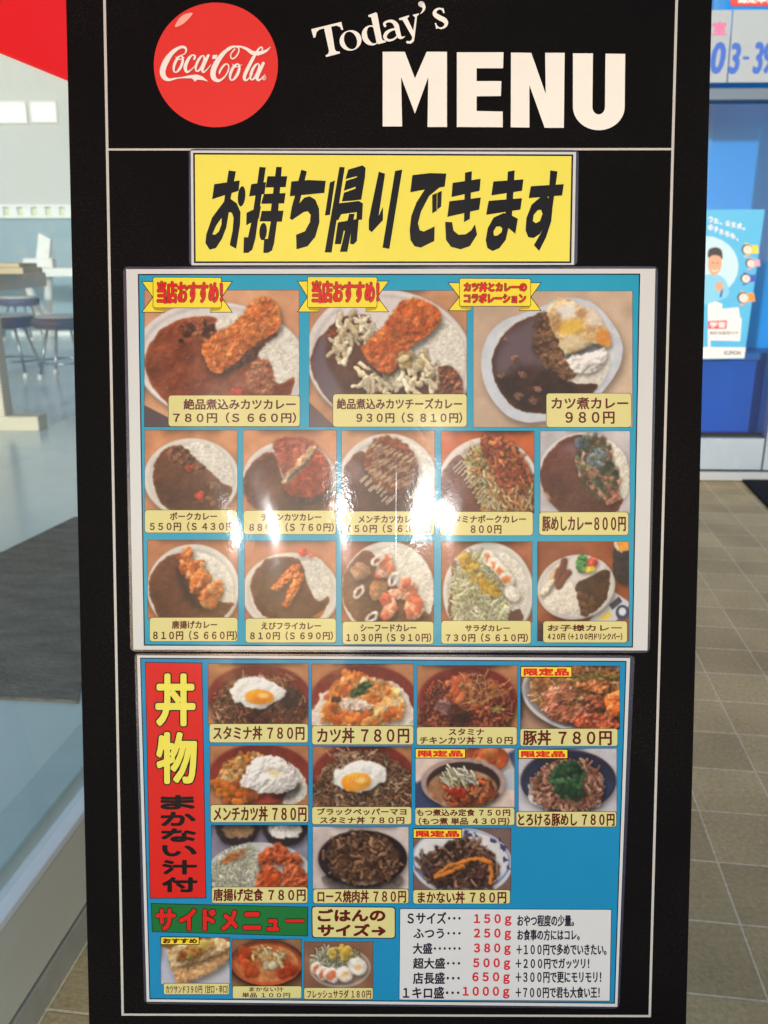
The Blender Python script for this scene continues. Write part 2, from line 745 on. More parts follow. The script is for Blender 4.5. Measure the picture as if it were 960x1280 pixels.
        f = np.clip(0.97 + 0.3 * S / max(w, .6), 0.6, 1.3)[..., None]
        im[:] = im * (1 - m) + np.asarray(col, float) * f * m

    def pick(s, m, n):
        q = m.ravel().copy()
        q[q < 0.5] = 0
        q /= q.sum()
        i = s.rs.choice(len(q), n, p=q)
        iy, ix = np.divmod(i, s.w)
        k = 1 / RES
        return [((x * k + s.x0 - s.ox) * s.sc, (y * k + s.y0 - s.oy) * s.sc) for x, y in zip(ix, iy)]

    def strands(s, m, n, L, w, cols, a0=0, a1=180, bend=0.5, sh=0.6, alpha=1.0):
        s.food = np.maximum(s.food, m)
        for (x, y) in s.pick(m, n):
            a = R(s.rs.uniform(a0, a1))
            l = L * s.rs.uniform(0.5, 1.2) / 2
            b = s.rs.uniform(-bend, bend) * l
            dx, dy = math.cos(a) * l, math.sin(a) * l
            c = np.array(cols[s.rs.randint(len(cols))]) * s.rs.uniform(0.82, 1.15)
            s.cap([(x - dx, y - dy), (x - dy / l * b * .7, y + dx / l * b * .7), (x + dx, y + dy)], w * s.rs.uniform(.7, 1.3), c, sh, alpha)

    def bits(s, m, n, r, cols, sh=0.72, asp=0.7):
        s.food = np.maximum(s.food, gblur(m, r * s.k))
        for (x, y) in s.pick(m, n):
            a = s.rs.uniform(0, math.pi)
            q = r * s.rs.uniform(0.6, 1.3)
            l = q * s.rs.uniform(0, 1 - asp + .4)
            c = np.array(cols[s.rs.randint(len(cols))]) * s.rs.uniform(0.8, 1.15)
            s.cap([(x - math.cos(a) * l, y - math.sin(a) * l), (x + math.cos(a) * l, y + math.sin(a) * l)], q * 1.6, c, sh, .8)

    # --- the kitchen
    def table(s, col, col2=None, cell=60):
        s.img[:] = s.tex(col, 0.05, cell, 3, col2)

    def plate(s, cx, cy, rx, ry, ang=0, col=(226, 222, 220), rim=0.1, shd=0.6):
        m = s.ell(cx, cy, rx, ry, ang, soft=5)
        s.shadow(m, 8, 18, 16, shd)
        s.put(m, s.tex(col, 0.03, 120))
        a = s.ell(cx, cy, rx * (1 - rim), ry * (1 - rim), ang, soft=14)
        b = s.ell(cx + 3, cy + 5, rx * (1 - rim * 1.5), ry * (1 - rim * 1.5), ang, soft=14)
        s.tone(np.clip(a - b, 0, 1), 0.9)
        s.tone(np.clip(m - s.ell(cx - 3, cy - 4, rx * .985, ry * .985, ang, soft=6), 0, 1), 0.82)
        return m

    def rice(s, m, col=(226, 222, 210), n=500, g=9):
        keep = s.food.copy()
        col = np.minimum(np.array(col) * 1.08, 242)
        s.lump(m, col, 26, 0.3, 0.22, 9, (238, 235, 226), 0.015, sh=0.9, lo=0.86)
        s.strands(m, n, g * 1.5, g * .7, [(236, 233, 225), (228, 224, 214), (220, 216, 206), (240, 238, 232)], sh=0.97, alpha=.5)
        s.food = np.maximum(keep, m * .12)

    def curry(s, m, col=(118, 66, 46), col2=(146, 82, 56), rim=(186, 92, 44), gl=0.25):
        base = s.tex(col, 0.05, 110, 3, col2)
        s.put(m, base)
        e = np.clip(m - gblur(m, 9 * s.k), 0, 1) * 2.2
        s.put(np.clip(e, 0, 1) * m, rim, 0.75)
        f = s.shade(s.noise(42, 3) * 1.1, 0.5, 0.8, 1.25)
        s.tone(m, f)
        g = np.clip(s.noise(38, 3) - 0.55, 0, 1) * 1.6
        s.put(g * m, (190, 150, 140), gl)
        ly = (s.Y / s.h)[..., None]
        s.img = s.img * (1 + (m[..., None] * (0.02 - 0.22 * ly)))
        for (x, y) in s.pick(np.clip(m - .4, 0, 1), 26):
            l = s.rs.uniform(2, 9)
            s.cap([(x - l, y), (x + l, y - l * .3)], s.rs.uniform(2, 4.5), np.minimum(np.array(col2) * 1.7 + 20, 235), 1, s.rs.uniform(.15, .5))

    def cutlet(s, pts, col=(190, 92, 38), col2=(226, 138, 70), dark=None, jit=5):
        m = s.poly(pts, jit, 14, 3)
        s.food = np.maximum(s.food, m)
        s.shadow(m, 10, 26, 14, 0.45)
        if dark:
            q = s.poly(dark, 5, 14, 5)
            s.lump(q, (62, 44, 42), 14, .6, 1.2, 9, (100, 60, 44), .15, sh=1)
        H = gblur(m, 22 * s.k) * 22 * s.k * .5 + s.noise(9, 3) * .8 + s.noise(26, 2) * 1.0
        f = s.shade(H, 0.75, 0.45, 1.45)
        s.put(m, s.tex(col, 0.12, 28, 3, col2) * f[..., None])
        s.strands(m, int(m.sum() * .16), 13, 5, [col, col2, col2, tuple(np.array(col) * .88)], sh=.94, alpha=.32)

    def bowl(s, cx, cy, rx, ry, out=(120, 34, 28), inn=(150, 56, 44), rim=0.07):
        m = s.ell(cx, cy, rx, ry, soft=4)
        s.shadow(m, 4, 16, 14, .5)
        s.put(m, s.tex(out, .08, 60))
        a = s.ell(cx, cy + ry * .01, rx * (1 - rim * .35), ry * (1 - rim * .5), soft=4)
        s.put(a, s.tex(inn, .08, 60))
        t = np.clip((s.Y - s.c((0, cy))[1]) / (ry * s.k) * .5 + .5, 0, 1)
        s.tone(a, 0.72 + .4 * t)
        b = np.clip(m - s.ell(cx + 2, cy + 4, rx * .985, ry * .985, soft=4), 0, 1)
        s.put(b, (214, 130, 110), .35)
        return m

    def egg(s, cx, cy, rx, ry, yx, yy, yr, yry=None, ang=0):
        m = s.ell(cx, cy, rx, ry, ang, 10, 50, 5)
        s.shadow(m, 5, 12, 8, .55)
        s.food *= 1 - gblur(m, 1.5)
        H = gblur(m, 12 * s.k) * 12 * s.k * .6 + s.noise(34, 3) * .8
        s.put(m, s.tex((238, 236, 232), .02, 50) * s.shade(H, .6, .6, 1.08)[..., None])
        y = s.ell(yx, yy, yr, yry or yr * .66, ang, 2, 30, 4)
        s.shadow(y, 3, 6, 6, .8)
        H = gblur(y, yr * .35 * s.k) * yr * .35 * s.k
        s.put(y, s.tex((240, 150, 40), .04, 40, 2, (246, 176, 66)) * s.shade(H, .45, .7, 1.15)[..., None])
        s.put(s.ell(yx + yr * .3, yy - yr * .1, yr * .35, yr * .18, ang, soft=8), (255, 226, 160), .7)

    def shreds(s, m, n=260, L=40, w=7, cols=((120, 70, 44), (90, 52, 38), (160, 100, 64), (188, 136, 96)), base=(80, 46, 34), sh=.62):
        s.lump(m, base, 22, .8, 1.3, 14, tuple(np.minimum(np.array(base) * 1.4, 235)), .15, sh=.55)
        s.strands(m, n, L, w, list(cols), sh=sh)

    def warp(s, amp, cell):
        """Ragged, uneven edges for everything edible."""
        f = gblur(s.food, 1.0)
        dx, dy = s.noise(cell / s.k, 2) * amp * f, s.noise(cell / s.k, 2) * amp * f
        x, y = np.clip(s.X - .5 + dx, 0, s.w - 1.001), np.clip(s.Y - .5 + dy, 0, s.h - 1.001)
        ix, iy = x.astype(int), y.astype(int)
        tx, ty = (x - ix)[..., None], (y - iy)[..., None]
        I = s.img
        s.img = (I[iy, ix] * (1 - tx) + I[iy, ix + 1] * tx) * (1 - ty) + (I[iy + 1, ix] * (1 - tx) + I[iy + 1, ix + 1] * tx) * ty

    def finish(s, edge=True, soft=0.62):
        s.warp(1.3, 4.0)
        s.warp(1.2, 9.0)
        f = gblur(s.food, 1.0)
        s.img = s.img * (1 + (s.noise(3.2 / s.k, 3) * .08 + s.noise(16 / s.k, 2) * .08) * f)[..., None]
        s.img = gblur(s.img, soft)
        s.img *= (1 + s.rs.normal(0, .018, (s.h, s.w)))[..., None]
        if edge:
            for sl in ((0, slice(None)), (-1, slice(None)), (slice(None), 0), (slice(None), -1)):
                s.img[sl] = (26, 24, 34)
        s.img = np.clip(s.img, 3, 250)


def photo_mesh(name, p, z, org, parent, label=None):
    xs = np.linspace(p.x0, p.x1, p.w)
    ys = np.linspace(p.y0, p.y1, p.h)
    XX, YY = np.meshgrid(xs, ys)
    # the same ray / plane meeting as B(), vectorised
    a, b = (XX - 480) / FPX, (640 - YY) / FPX
    D3 = np.stack([a, b * CU.y + CF.y, b * CU.z + CF.z], -1)
    t = (BC - CP).dot(BN) / (D3[..., 1] * BN.y + D3[..., 2] * BN.z)
    Q = D3 * t[..., None] + np.array(CP)[None, None] - np.array(BASE)[None, None]
    u = Q[..., 0] - org[0]
    v = Q[..., 1] * BU.y + Q[..., 2] * BU.z - org[1]
    co = np.stack([u, v, np.full_like(u, z)], -1).reshape(-1, 3)
    w, h = p.w, p.h
    i = (np.arange(h - 1)[:, None] * w + np.arange(w - 1)[None]).ravel()
    fc = np.stack([i, i + w, i + w + 1, i + 1], -1)
    me = bpy.data.meshes.new(name)
    me.vertices.add(len(co))
    me.vertices.foreach_set('co', co.ravel())
    me.loops.add(fc.size)
    me.loops.foreach_set('vertex_index', fc.ravel().astype(np.int32))
    me.polygons.add(len(fc))
    me.polygons.foreach_set('loop_start', np.arange(0, fc.size, 4, dtype=np.int32))
    me.polygons.foreach_set('loop_total', np.full(len(fc), 4, dtype=np.int32))
    me.update()
    me.validate()
    at = me.color_attributes.new('print', 'FLOAT_COLOR', 'POINT')
    c = np.ones((w * h, 4))
    c[:, :3] = lin(p.img.reshape(-1, 3)) * INK
    at.data.foreach_set('color', c.ravel())
    me.materials.append(photo_ink())
    o = bpy.data.objects.new(name, me)
    COL.objects.link(o)
    o.parent = parent
    if label:
        o['label'] = label
    return o


# ------------------------------------------------------------------ the dishes (coordinates studied per picture)
TAN = (214, 166, 132)


def dish_cutlet_curry(p):
    p.table((216, 166, 130), (206, 152, 116), 200)
    p.put(p.poly([(28, 760), (28, 900), (300, 900)], sm=False), (92, 78, 84))
    p.plate(470, 520, 500, 342, 8, (224, 220, 220), .06)
    rice = p.poly([(420, 300), (600, 240), (800, 300), (905, 420), (900, 620), (800, 680), (640, 560), (480, 420)], 6, 30, 6)
    p.rice(rice, n=900, g=10)
    cur = p.poly([(440, 268), (360, 258), (230, 275), (110, 350), (45, 460), (36, 560), (80, 660), (170, 760), (300, 860), (700, 860), (830, 740), (878, 660), (880, 602), (800, 640), (740, 590), (700, 500), (560, 420), (440, 330)], 4, 40, 5)
    p.curry(cur, (128, 66, 44), (158, 86, 56), (206, 112, 58))
    p.tone(p.ell(420, 680, 330, 120, soft=160), 1.12)
    top = p.poly([(300, 280), (430, 290), (450, 360), (380, 400), (230, 330)], 12, 25, 10)
    p.lump(top * cur, (132, 70, 44), 12, .5, 1.6, 16, (176, 112, 76), .15, .3, sh=1)
    p.bits(top * cur, 22, 16, [(96, 48, 34), (170, 104, 64), (70, 40, 36)])
    p.lump(p.ell(240, 395, 17, 12), (56, 36, 34), 6, .6, .3, 8)
    mush = p.poly([(640, 540), (720, 500), (770, 600), (760, 700), (640, 700), (600, 640)], 14, 25, 8)
    p.lump(mush, (142, 82, 58), 14, .5, 1.2, 18, (170, 116, 88), .1, .25, sh=.95)
    p.bits(p.ell(570, 690, 40, 16), 8, 18, [(206, 70, 40)])
    p.cutlet([(660, 158), (745, 152), (795, 200), (808, 300), (770, 350), (650, 425), (560, 510), (460, 575), (395, 545), (352, 430), (420, 365), (560, 275), (620, 200)],
             (214, 108, 48), (238, 150, 86), dark=[(352, 440), (400, 560), (460, 590), (640, 520), (700, 440), (790, 350), (700, 330), (480, 440)])
    p.finish()


def dish_cheese_curry(p):
    p.table((204, 158, 122), (190, 140, 104), 200)
    p.put(p.poly([(30, 740), (30, 900), (200, 900)], sm=False), (110, 92, 96))
    p.plate(490, 500, 480, 392, 10, (222, 216, 214), .07)
    p.rice(p.poly([(560, 250), (760, 250), (900, 380), (910, 580), (820, 660), (640, 560), (560, 420)], 6, 30, 6), n=900, g=10)
    cur = p.poly([(380, 265), (300, 248), (190, 285), (90, 380), (40, 500), (60, 600), (150, 740), (300, 860), (700, 860), (880, 740), (905, 640), (860, 560), (800, 540), (700, 560), (560, 480), (420, 380)], 5, 40, 5)
    p.curry(cur, (76, 42, 36), (104, 58, 42), (150, 80, 50))
    p.put(p.poly([(130, 340), (60, 470), (60, 600), (170, 760), (330, 860), (200, 640), (130, 500)], 6, 40, 24) * cur, (112, 100, 116), .8)
    p.lump(p.poly([(130, 350), (200, 310), (220, 400), (160, 410)], 8, 20), (150, 76, 40), 12, .5, 1.2, 12, (110, 56, 36), .2, .2, sh=1)
    p.lump(p.poly([(740, 600), (800, 540), (860, 560), (905, 640), (880, 700), (740, 700)], 8, 30), (106, 54, 36), 14, .6, 2, 20, (166, 98, 66), .2, .6)
    ch = [(224, 210, 178), (238, 228, 200), (208, 190, 150), (232, 220, 190)]
    for poly, n in (([(180, 270), (300, 250), (430, 280), (400, 370), (330, 400), (220, 380), (190, 300)], 34), ([(160, 380), (280, 400), (330, 500), (300, 540), (170, 500)], 16), ([(330, 540), (440, 560), (520, 620), (560, 690), (400, 690), (270, 620)], 34), ([(540, 480), (680, 480), (760, 560), (740, 660), (640, 690), (480, 610)], 52), ([(690, 460), (790, 560), (700, 560)], 6)):
        p.strands(p.poly(poly), int(n * .85), 78, 24, ch, 20, 150, .8, .62)
    p.cutlet([(560, 170), (640, 152), (730, 185), (782, 250), (770, 300), (700, 370), (610, 430), (540, 540), (480, 582), (400, 545), (330, 450), (350, 410), (440, 330), (510, 230)],
             (204, 92, 36), (228, 130, 64), dark=[(330, 450), (370, 545), (480, 590), (560, 550), (560, 480), (420, 440)])
    p.bits(p.ell(610, 520, 70, 36, 20), 22, 22, [(226, 212, 170), (214, 178, 110)])
    p.finish()


def dish_egg_curry(p):
    p.table((208, 184, 162), (196, 170, 148), 260)
    m = p.poly([(190, 290), (420, 200), (560, 150), (720, 190), (860, 360), (872, 500), (800, 640), (640, 790), (400, 856), (240, 830), (120, 700), (76, 540), (100, 400)], 2, 60)
    p.shadow(m, 14, 26, 20, .62)
    p.put(m, p.tex((204, 212, 226), .03, 120))
    inner = p.poly([(230, 300), (420, 230), (600, 180), (760, 230), (830, 400), (820, 520), (740, 660), (560, 780), (380, 806), (250, 770), (160, 640), (130, 520), (150, 400)], 2, 60)
    p.put(inner, p.tex((214, 216, 220), .03, 100))
    p.rice(p.poly([(480, 480), (700, 560), (800, 480), (780, 600), (700, 680), (540, 640)], 8, 30), n=260)
    cur = p.poly([(440, 235), (330, 270), (230, 330), (160, 430), (134, 540), (170, 660), (260, 770), (380, 804), (520, 796), (680, 720), (740, 640), (620, 640), (520, 580), (480, 420), (480, 300)], 5, 40, 5)
    p.curry(cur, (54, 34, 32), (78, 50, 44), (120, 72, 46), .1)
    p.put(p.poly([(420, 250), (300, 300), (190, 400), (150, 530), (190, 590), (330, 530), (480, 560), (500, 420), (470, 300)], 10, 50, 50) * cur, (112, 96, 106), .85)
    mt = p.poly([(400, 260), (480, 250), (530, 420), (560, 520), (620, 590), (540, 620), (480, 560), (380, 470), (370, 330)], 12, 30)
    p.lump(mt, (92, 66, 54), 14, .5, 1.4, 20, (132, 98, 70), .2, .3, sh=.8)
    p.bits(mt, 30, 15, [(128, 94, 66), (86, 62, 54), (150, 112, 78), (108, 90, 84)], .85)
    for x, y, r in ((270, 495, 26), (310, 590, 26), (290, 710, 26), (370, 735, 26), (395, 670, 24), (190, 590, 20), (215, 390, 16), (245, 540, 18)):
        p.lump(p.ell(x, y, r, r * .8, 20, 6, 14), (104, 74, 62), 8, .8, .8, 9, (150, 110, 90), .2, .3, sh=.8)
    e = p.poly([(450, 225), (480, 180), (530, 155), (600, 170), (650, 205), (720, 225), (780, 310), (815, 420), (760, 430), (700, 410), (640, 450), (550, 470), (515, 400), (480, 320)], 7, 24)
    p.lump(e, (206, 176, 126), 26, .7, 1.3, 34, (224, 204, 166), .06, .25)
    lo = p.poly([(565, 505), (620, 470), (690, 470), (730, 450), (780, 440), (782, 520), (720, 570), (640, 580), (590, 560)], 7, 22)
    p.lump(lo, (228, 226, 226), 22, .8, 1.2, 30, (240, 238, 234), .03)
    for x, y, rx, ry, c, al in ((560, 232, 60, 46, (232, 228, 220), .95), (722, 270, 56, 42, (232, 218, 200), .9), (590, 315, 76, 44, (232, 190, 76), .8), (600, 400, 80, 40, (222, 206, 170), .8), (772, 375, 40, 52, (222, 142, 56), .85),
                                (500, 290, 30, 50, (150, 110, 66), .6), (650, 240, 34, 30, (160, 104, 70), .55), (690, 330, 50, 18, (176, 124, 70), .5), (680, 380, 40, 16, (206, 160, 90), .6)):
        p.put(p.ell(x, y, rx, ry, p.rs.uniform(-20, 20), 9, 22, 26) * e, c, al)
    p.tone(p.poly([(560, 478), (640, 452), (720, 412), (780, 428), (700, 460), (620, 480), (560, 500)], 5, 20, 8), .55)
    p.food *= 1 - .6 * np.maximum(e, lo)
    p.finish()


def _curry_plate(p, tb, pl, ricep, curp, c1=(98, 58, 42), c2=(122, 74, 52), rim=(160, 92, 56), rn=260, pc=(226, 220, 214)):
    p.table(*tb)
    p.plate(*pl, 0, pc, .1)
    if ricep:
        p.rice(p.poly(ricep, 5, 20, 5), n=rn, g=8)
    cur = p.poly(curp, 4, 26, 4)
    p.curry(cur, c1, c2, rim)
    return cur


def dish_pork_curry(p):
    _curry_plate(p, ((212, 150, 108), (198, 132, 92), 120), (250, 260, 228, 190), [(220, 110), (330, 90), (430, 190), (440, 300), (330, 220), (250, 170)],
                 [(200, 108), (130, 118), (75, 190), (72, 290), (110, 380), (200, 430), (340, 430), (420, 370), (440, 305), (390, 280), (330, 220), (270, 170)])
    m = p.poly([(140, 120), (210, 112), (270, 170), (320, 220), (250, 225), (150, 170)], 8, 20)
    p.lump(m, (98, 58, 42), 10, .5, 1.6, 14, (140, 92, 68), .2, .25, sh=1)
    p.bits(p.poly([(320, 290), (400, 300), (410, 360), (340, 380)]), 18, 13, [(146, 98, 60), (110, 64, 40), (170, 120, 70)])
    p.bits(p.ell(295, 350, 18, 12), 4, 16, [(206, 74, 44)])
    p.bits(p.ell(240, 215, 20, 10), 4, 14, [(196, 80, 50)])
    p.finish()


def dish_chicken_cutlet_curry(p):
    _curry_plate(p, ((214, 152, 110), (200, 136, 100), 120), (720, 270, 226, 190), [(640, 110), (760, 90), (900, 180), (930, 320), (700, 300)],
                 [(640, 140), (570, 165), (510, 230), (500, 310), (540, 390), (640, 430), (840, 430), (920, 370), (930, 330), (800, 330), (700, 280)], (104, 62, 48), (130, 80, 60))
    p.cutlet([(645, 90), (700, 66), (800, 70), (850, 105), (830, 150), (760, 200), (720, 250), (690, 240), (650, 150)], (186, 92, 74), (208, 124, 100), jit=4)
    p.lump(p.poly([(800, 130), (850, 110), (790, 190), (720, 250), (700, 290), (690, 260)], 5, 14), (226, 200, 164), 8, .6, .8, 10, (206, 160, 120), .1)
    p.cutlet([(850, 130), (890, 160), (920, 240), (910, 300), (850, 340), (760, 350), (690, 310), (740, 260), (800, 200)], (160, 58, 28), (196, 88, 46), dark=[(690, 300), (740, 370), (850, 380), (910, 320), (900, 280)])
    p.finish()


def dish_minced_cutlet_curry(p):
    _curry_plate(p, ((214, 166, 132), (206, 140, 92), 140), (250, 280, 240, 232), [(300, 90), (420, 140), (462, 260), (440, 380), (300, 400), (200, 330)],
                 [(130, 130), (60, 180), (30, 270), (50, 370), (120, 440), (300, 440), (430, 400), (430, 375), (340, 350), (220, 330), (150, 220)], (88, 52, 42), (112, 68, 54), rn=380)
    p.put(p.poly([(60, 190), (120, 180), (140, 240), (60, 280)], 14, 18, 20), (150, 130, 130), .5)
    p.cutlet([(190, 75), (250, 58), (310, 80), (370, 140), (390, 200), (370, 270), (300, 330), (210, 310), (150, 230), (135, 165)], (132, 66, 38), (170, 92, 54),
             dark=[(135, 170), (160, 270), (230, 340), (300, 362), (370, 330), (388, 230), (300, 250)])
    for i in range(30):
        t = i / 29
        for j in range(3):
            x, y = 165 + t * 200 + p.rs.uniform(-20, 20), 95 + t * 90 + j * 62 + p.rs.uniform(-16, 16)
            if ((x - 260) / 125) ** 2 + ((y - 190) / 130) ** 2 < 1:
                p.cap([(x - 18, y + 12), (x + 18, y - 12)], 5, (226, 204, 168), .8, .85)
    for i in range(16):
        x, y = 120 + i * 10 + p.rs.uniform(-8, 8), 250 + i * 8 + p.rs.uniform(-14, 14)
        p.cap([(x - 12, y + 13), (x + 14, y - 12)], 7, (222, 204, 178), .7)
    p.finish()


def dish_stamina_pork_curry(p):
    _curry_plate(p, ((206, 106, 56), (190, 92, 48), 120), (730, 290, 240, 226), None,
                 [(600, 150), (540, 190), (504, 270), (510, 360), (550, 440), (760, 440), (760, 380), (660, 260)], (112, 58, 48), (136, 76, 62), (176, 92, 54))
    veg = p.poly([(640, 110), (720, 130), (790, 260), (860, 420), (720, 430), (680, 350), (620, 230)], 8, 20)
    p.shreds(veg, 120, 42, 8, ((222, 208, 160), (196, 186, 110), (226, 150, 90), (176, 170, 90), (236, 226, 190)), (150, 110, 66))
    p.shreds(p.poly([(690, 80), (740, 55), (800, 70), (870, 130), (930, 230), (945, 340), (930, 420), (840, 420), (800, 300), (740, 190)], 8, 22), 190, 44, 14,
             ((176, 90, 50), (150, 70, 42), (206, 124, 76), (120, 56, 40), (196, 110, 66)), (118, 58, 38))
    p.strands(p.poly([(780, 330), (940, 300), (940, 420), (760, 420)]), 46, 60, 8, [(216, 190, 130), (180, 120, 70), (226, 206, 160)], 30, 130)
    for i in range(15):
        x, y = 580 + i * 12 + p.rs.uniform(-6, 6), 190 + i * 14 + p.rs.uniform(-8, 8)
        p.cap([(x - 18, y + 22), (x + 22, y - 18)], 6, (230, 212, 178), .7)
    p.finish()


def dish_pork_rice_curry(p):
    p.table((206, 202, 206), (190, 188, 196), 200)
    p.plate(620, 300, 270, 245, 0, (224, 224, 228), .05, .75)
    p.rice(p.poly([(740, 100), (850, 170), (885, 300), (870, 420), (800, 470), (760, 300)], 6, 24), (228, 220, 200), 200, 10)
    cur = p.poly([(620, 75), (530, 80), (430, 150), (368, 260), (372, 370), (430, 480), (560, 560), (780, 540), (846, 470), (840, 440), (780, 470), (740, 330), (700, 200)], 4, 30, 5)
    p.curry(cur, (92, 50, 44), (112, 66, 56), (150, 80, 50), .1)
    p.put(p.poly([(480, 150), (590, 110), (620, 190), (540, 190)], 10, 40, 40) * cur, (150, 116, 126), .6)
    p.put(p.ell(400, 430, 26, 14, 50, soft=14), (206, 176, 160), .7)
    m = p.poly([(600, 110), (700, 90), (770, 160), (810, 270), (830, 400), (800, 470), (740, 470), (690, 370), (600, 300), (590, 200)], 12, 30)
    p.shreds(m, 70, 60, 22, ((166, 112, 92), (196, 146, 124), (140, 90, 74), (212, 170, 150)), (126, 84, 70))
    p.bits(p.poly([(590, 90), (720, 80), (790, 180), (820, 330), (740, 460), (640, 400), (580, 240)]), 96, 15, [(56, 78, 58), (82, 106, 74), (48, 64, 60), (110, 128, 92), (150, 110, 90)], .7, .9)
    p.bits(p.ell(700, 200, 55, 50), 26, 15, [(120, 146, 158), (88, 116, 120), (150, 166, 174)])
    p.bits(p.ell(620, 110, 40, 26), 10, 18, [(60, 92, 84), (90, 110, 130)])
    p.finish()


def dish_fried_chicken_curry(p):
    _curry_plate(p, ((204, 140, 104), (190, 126, 90), 120), (260, 250, 222, 210), [(260, 90), (370, 110), (440, 200), (446, 320), (380, 350), (330, 250)],
                 [(200, 92), (130, 105), (65, 170), (46, 240), (70, 330), (130, 410), (360, 410), (440, 340), (446, 318), (380, 310), (300, 220)], (96, 52, 38), (120, 66, 46))
    p.tone(p.poly([(180, 140), (260, 290), (340, 370), (250, 330), (190, 220)], 4, 20, 20), .5)
    for q in ([(205, 70), (240, 52), (258, 80), (250, 130), (215, 180), (195, 120)], [(240, 120), (310, 112), (305, 150), (270, 190), (225, 205), (225, 150)],
              [(250, 190), (300, 150), (340, 185), (335, 220), (290, 270), (245, 265)], [(330, 225), (390, 208), (402, 240), (380, 310), (350, 345), (300, 330), (285, 290)]):
        m = p.poly(q, 6, 16)
        p.lump(m, (190, 104, 48), 16, 1.0, 1.2, 14, (214, 136, 76), .15, .25, sh=.4)
        p.bits(m, 6, 14, [(166, 76, 34), (232, 170, 110)], .9)
    p.finish()


def dish_prawn_curry(p):
    _curry_plate(p, ((208, 146, 112), (196, 130, 96), 120), (725, 270, 232, 190), [(790, 120), (860, 110), (910, 190), (905, 290), (860, 320), (800, 230)],
                 [(760, 110), (620, 110), (550, 180), (535, 260), (570, 350), (660, 410), (830, 410), (900, 330), (903, 290), (850, 310), (800, 210)], (92, 54, 40), (114, 70, 50), rn=320)
    for a, b, w in (((650, 245), (755, 150), 44), ((700, 320), (770, 190), 42)):
        m = np.clip(p.poly([(a[0] - w * .45, a[1] + 6), (a[0] - 6, a[1] - w * .4), (b[0] - w * .4, b[1] - w * .3), (b[0] + w * .4, b[1] + w * .3), (a[0] + w * .4, a[1] + w * .35), (a[0], a[1] + w * .4)], 4, 12), 0, 1)
        p.lump(m, (190, 92, 38), 14, 1.0, 1.6, 12, (224, 132, 66), .15, .15, sh=.4)
    for q in ([(765, 65), (800, 60), (790, 100), (770, 90)], [(805, 80), (840, 95), (815, 112)]):
        p.lump(p.poly(q, 3, 12), (214, 84, 60), 8, .8, .8, 10, (230, 130, 110), .1, .3, sh=.7)
    p.put(p.poly([(830, 385), (890, 350), (860, 385)], soft=6), (214, 120, 40), .8)
    p.finish()


def dish_seafood_curry(p):
    _curry_plate(p, ((176, 110, 82), (160, 96, 70), 120), (250, 260, 222, 234), [(220, 80), (330, 60), (440, 150), (462, 330), (400, 390), (300, 250)],
                 [(160, 70), (90, 110), (40, 190), (32, 280), (70, 370), (150, 430), (440, 430), (440, 370), (370, 330), (250, 180)], (108, 66, 46), (136, 88, 60), rn=420)
    for x, y, rx, ry, a in ((120, 170, 46, 44, 0), (205, 255, 44, 52, 20)):
        p.lump(p.ell(x, y, rx, ry, a, 6, 24), (146, 104, 76) if x < 150 else (186, 116, 62), 20, 1.0, .6, 16, (176, 140, 112), .1, .35, sh=.5)
    for q in ([(215, 95), (260, 90), (275, 130), (270, 180), (230, 205), (195, 190), (200, 130)], [(310, 195), (370, 215), (385, 270), (340, 300), (270, 295), (250, 260), (300, 245)],
              [(225, 280), (270, 285), (290, 330), (270, 390), (215, 385), (230, 330)], [(340, 300), (400, 290), (420, 340), (400, 390), (350, 395), (330, 350)]):
        m = p.poly(q, 4, 18)
        p.lump(m, (220, 150, 116), 16, 1.0, 1.0, 14, (232, 186, 160), .12, .45, sh=.45)
        p.bits(m, 5, 18, [(214, 96, 66), (222, 120, 84)], .95)
    p.bits(p.ell(395, 330, 26, 22), 8, 20, [(214, 96, 62)], .95)
    p.bits(p.ell(245, 300, 24, 14), 6, 20, [(222, 104, 74)], .95)
    for x, y, a in ((112, 265, -55), (200, 115, -40), (275, 205, -60), (172, 385, -35)):
        o = p.ell(x, y, 38, 22, a, soft=4)
        i = p.ell(x, y, 22, 9, a, soft=4)
        p.lump(np.clip(o - i, 0, 1), (222, 210, 198), 8, .9, .5, 12, (238, 232, 226), .04, .3, sh=.6)
    p.finish()


def dish_salad_curry(p):
    p.table((178, 104, 72), (160, 90, 62), 120)
    p.plate(730, 270, 216, 240, 0, (224, 220, 214), .08)
    p.rice(p.poly([(780, 80), (870, 130), (915, 250), (890, 370), (840, 330), (780, 200)], 6, 24), (222, 216, 200), 240)
    p.curry(p.poly([(570, 110), (560, 200), (540, 360), (600, 420), (860, 420), (890, 370), (800, 330)], 5, 24), (92, 62, 48), (120, 88, 66))
    m = p.poly([(600, 100), (660, 70), (730, 120), (790, 230), (830, 330), (820, 420), (580, 420), (560, 300), (570, 170)], 10, 24)
    p.shreds(m, 330, 46, 7, ((206, 206, 160), (226, 226, 196), (180, 186, 128), (206, 200, 156), (236, 234, 214)), (178, 176, 130), .78)
    p.bits(p.poly([(590, 110), (640, 100), (700, 190), (760, 230), (790, 290), (740, 290), (640, 200)]), 60, 15, [(232, 190, 70), (240, 206, 100), (214, 166, 50)], .75)
    for i, (x, y) in enumerate(((735, 105), (765, 140), (795, 170), (820, 205), (842, 275))):
        m = p.ell(x, y, 44, 30, 50, 2, 30)
        p.lump(m, (226, 218, 204), 10, .6, .3, 20, (236, 230, 220), .03, sh=.55)
        if i < 4:
            p.put(p.ell(x - 6, y + 4, 26, 14, 60 if i < 3 else 0, soft=7), (230, 130, 66), .95)
    p.put(p.poly([(830, 370), (885, 350), (880, 420), (830, 420)], 6, 20), (98, 66, 58))
    p.finish()


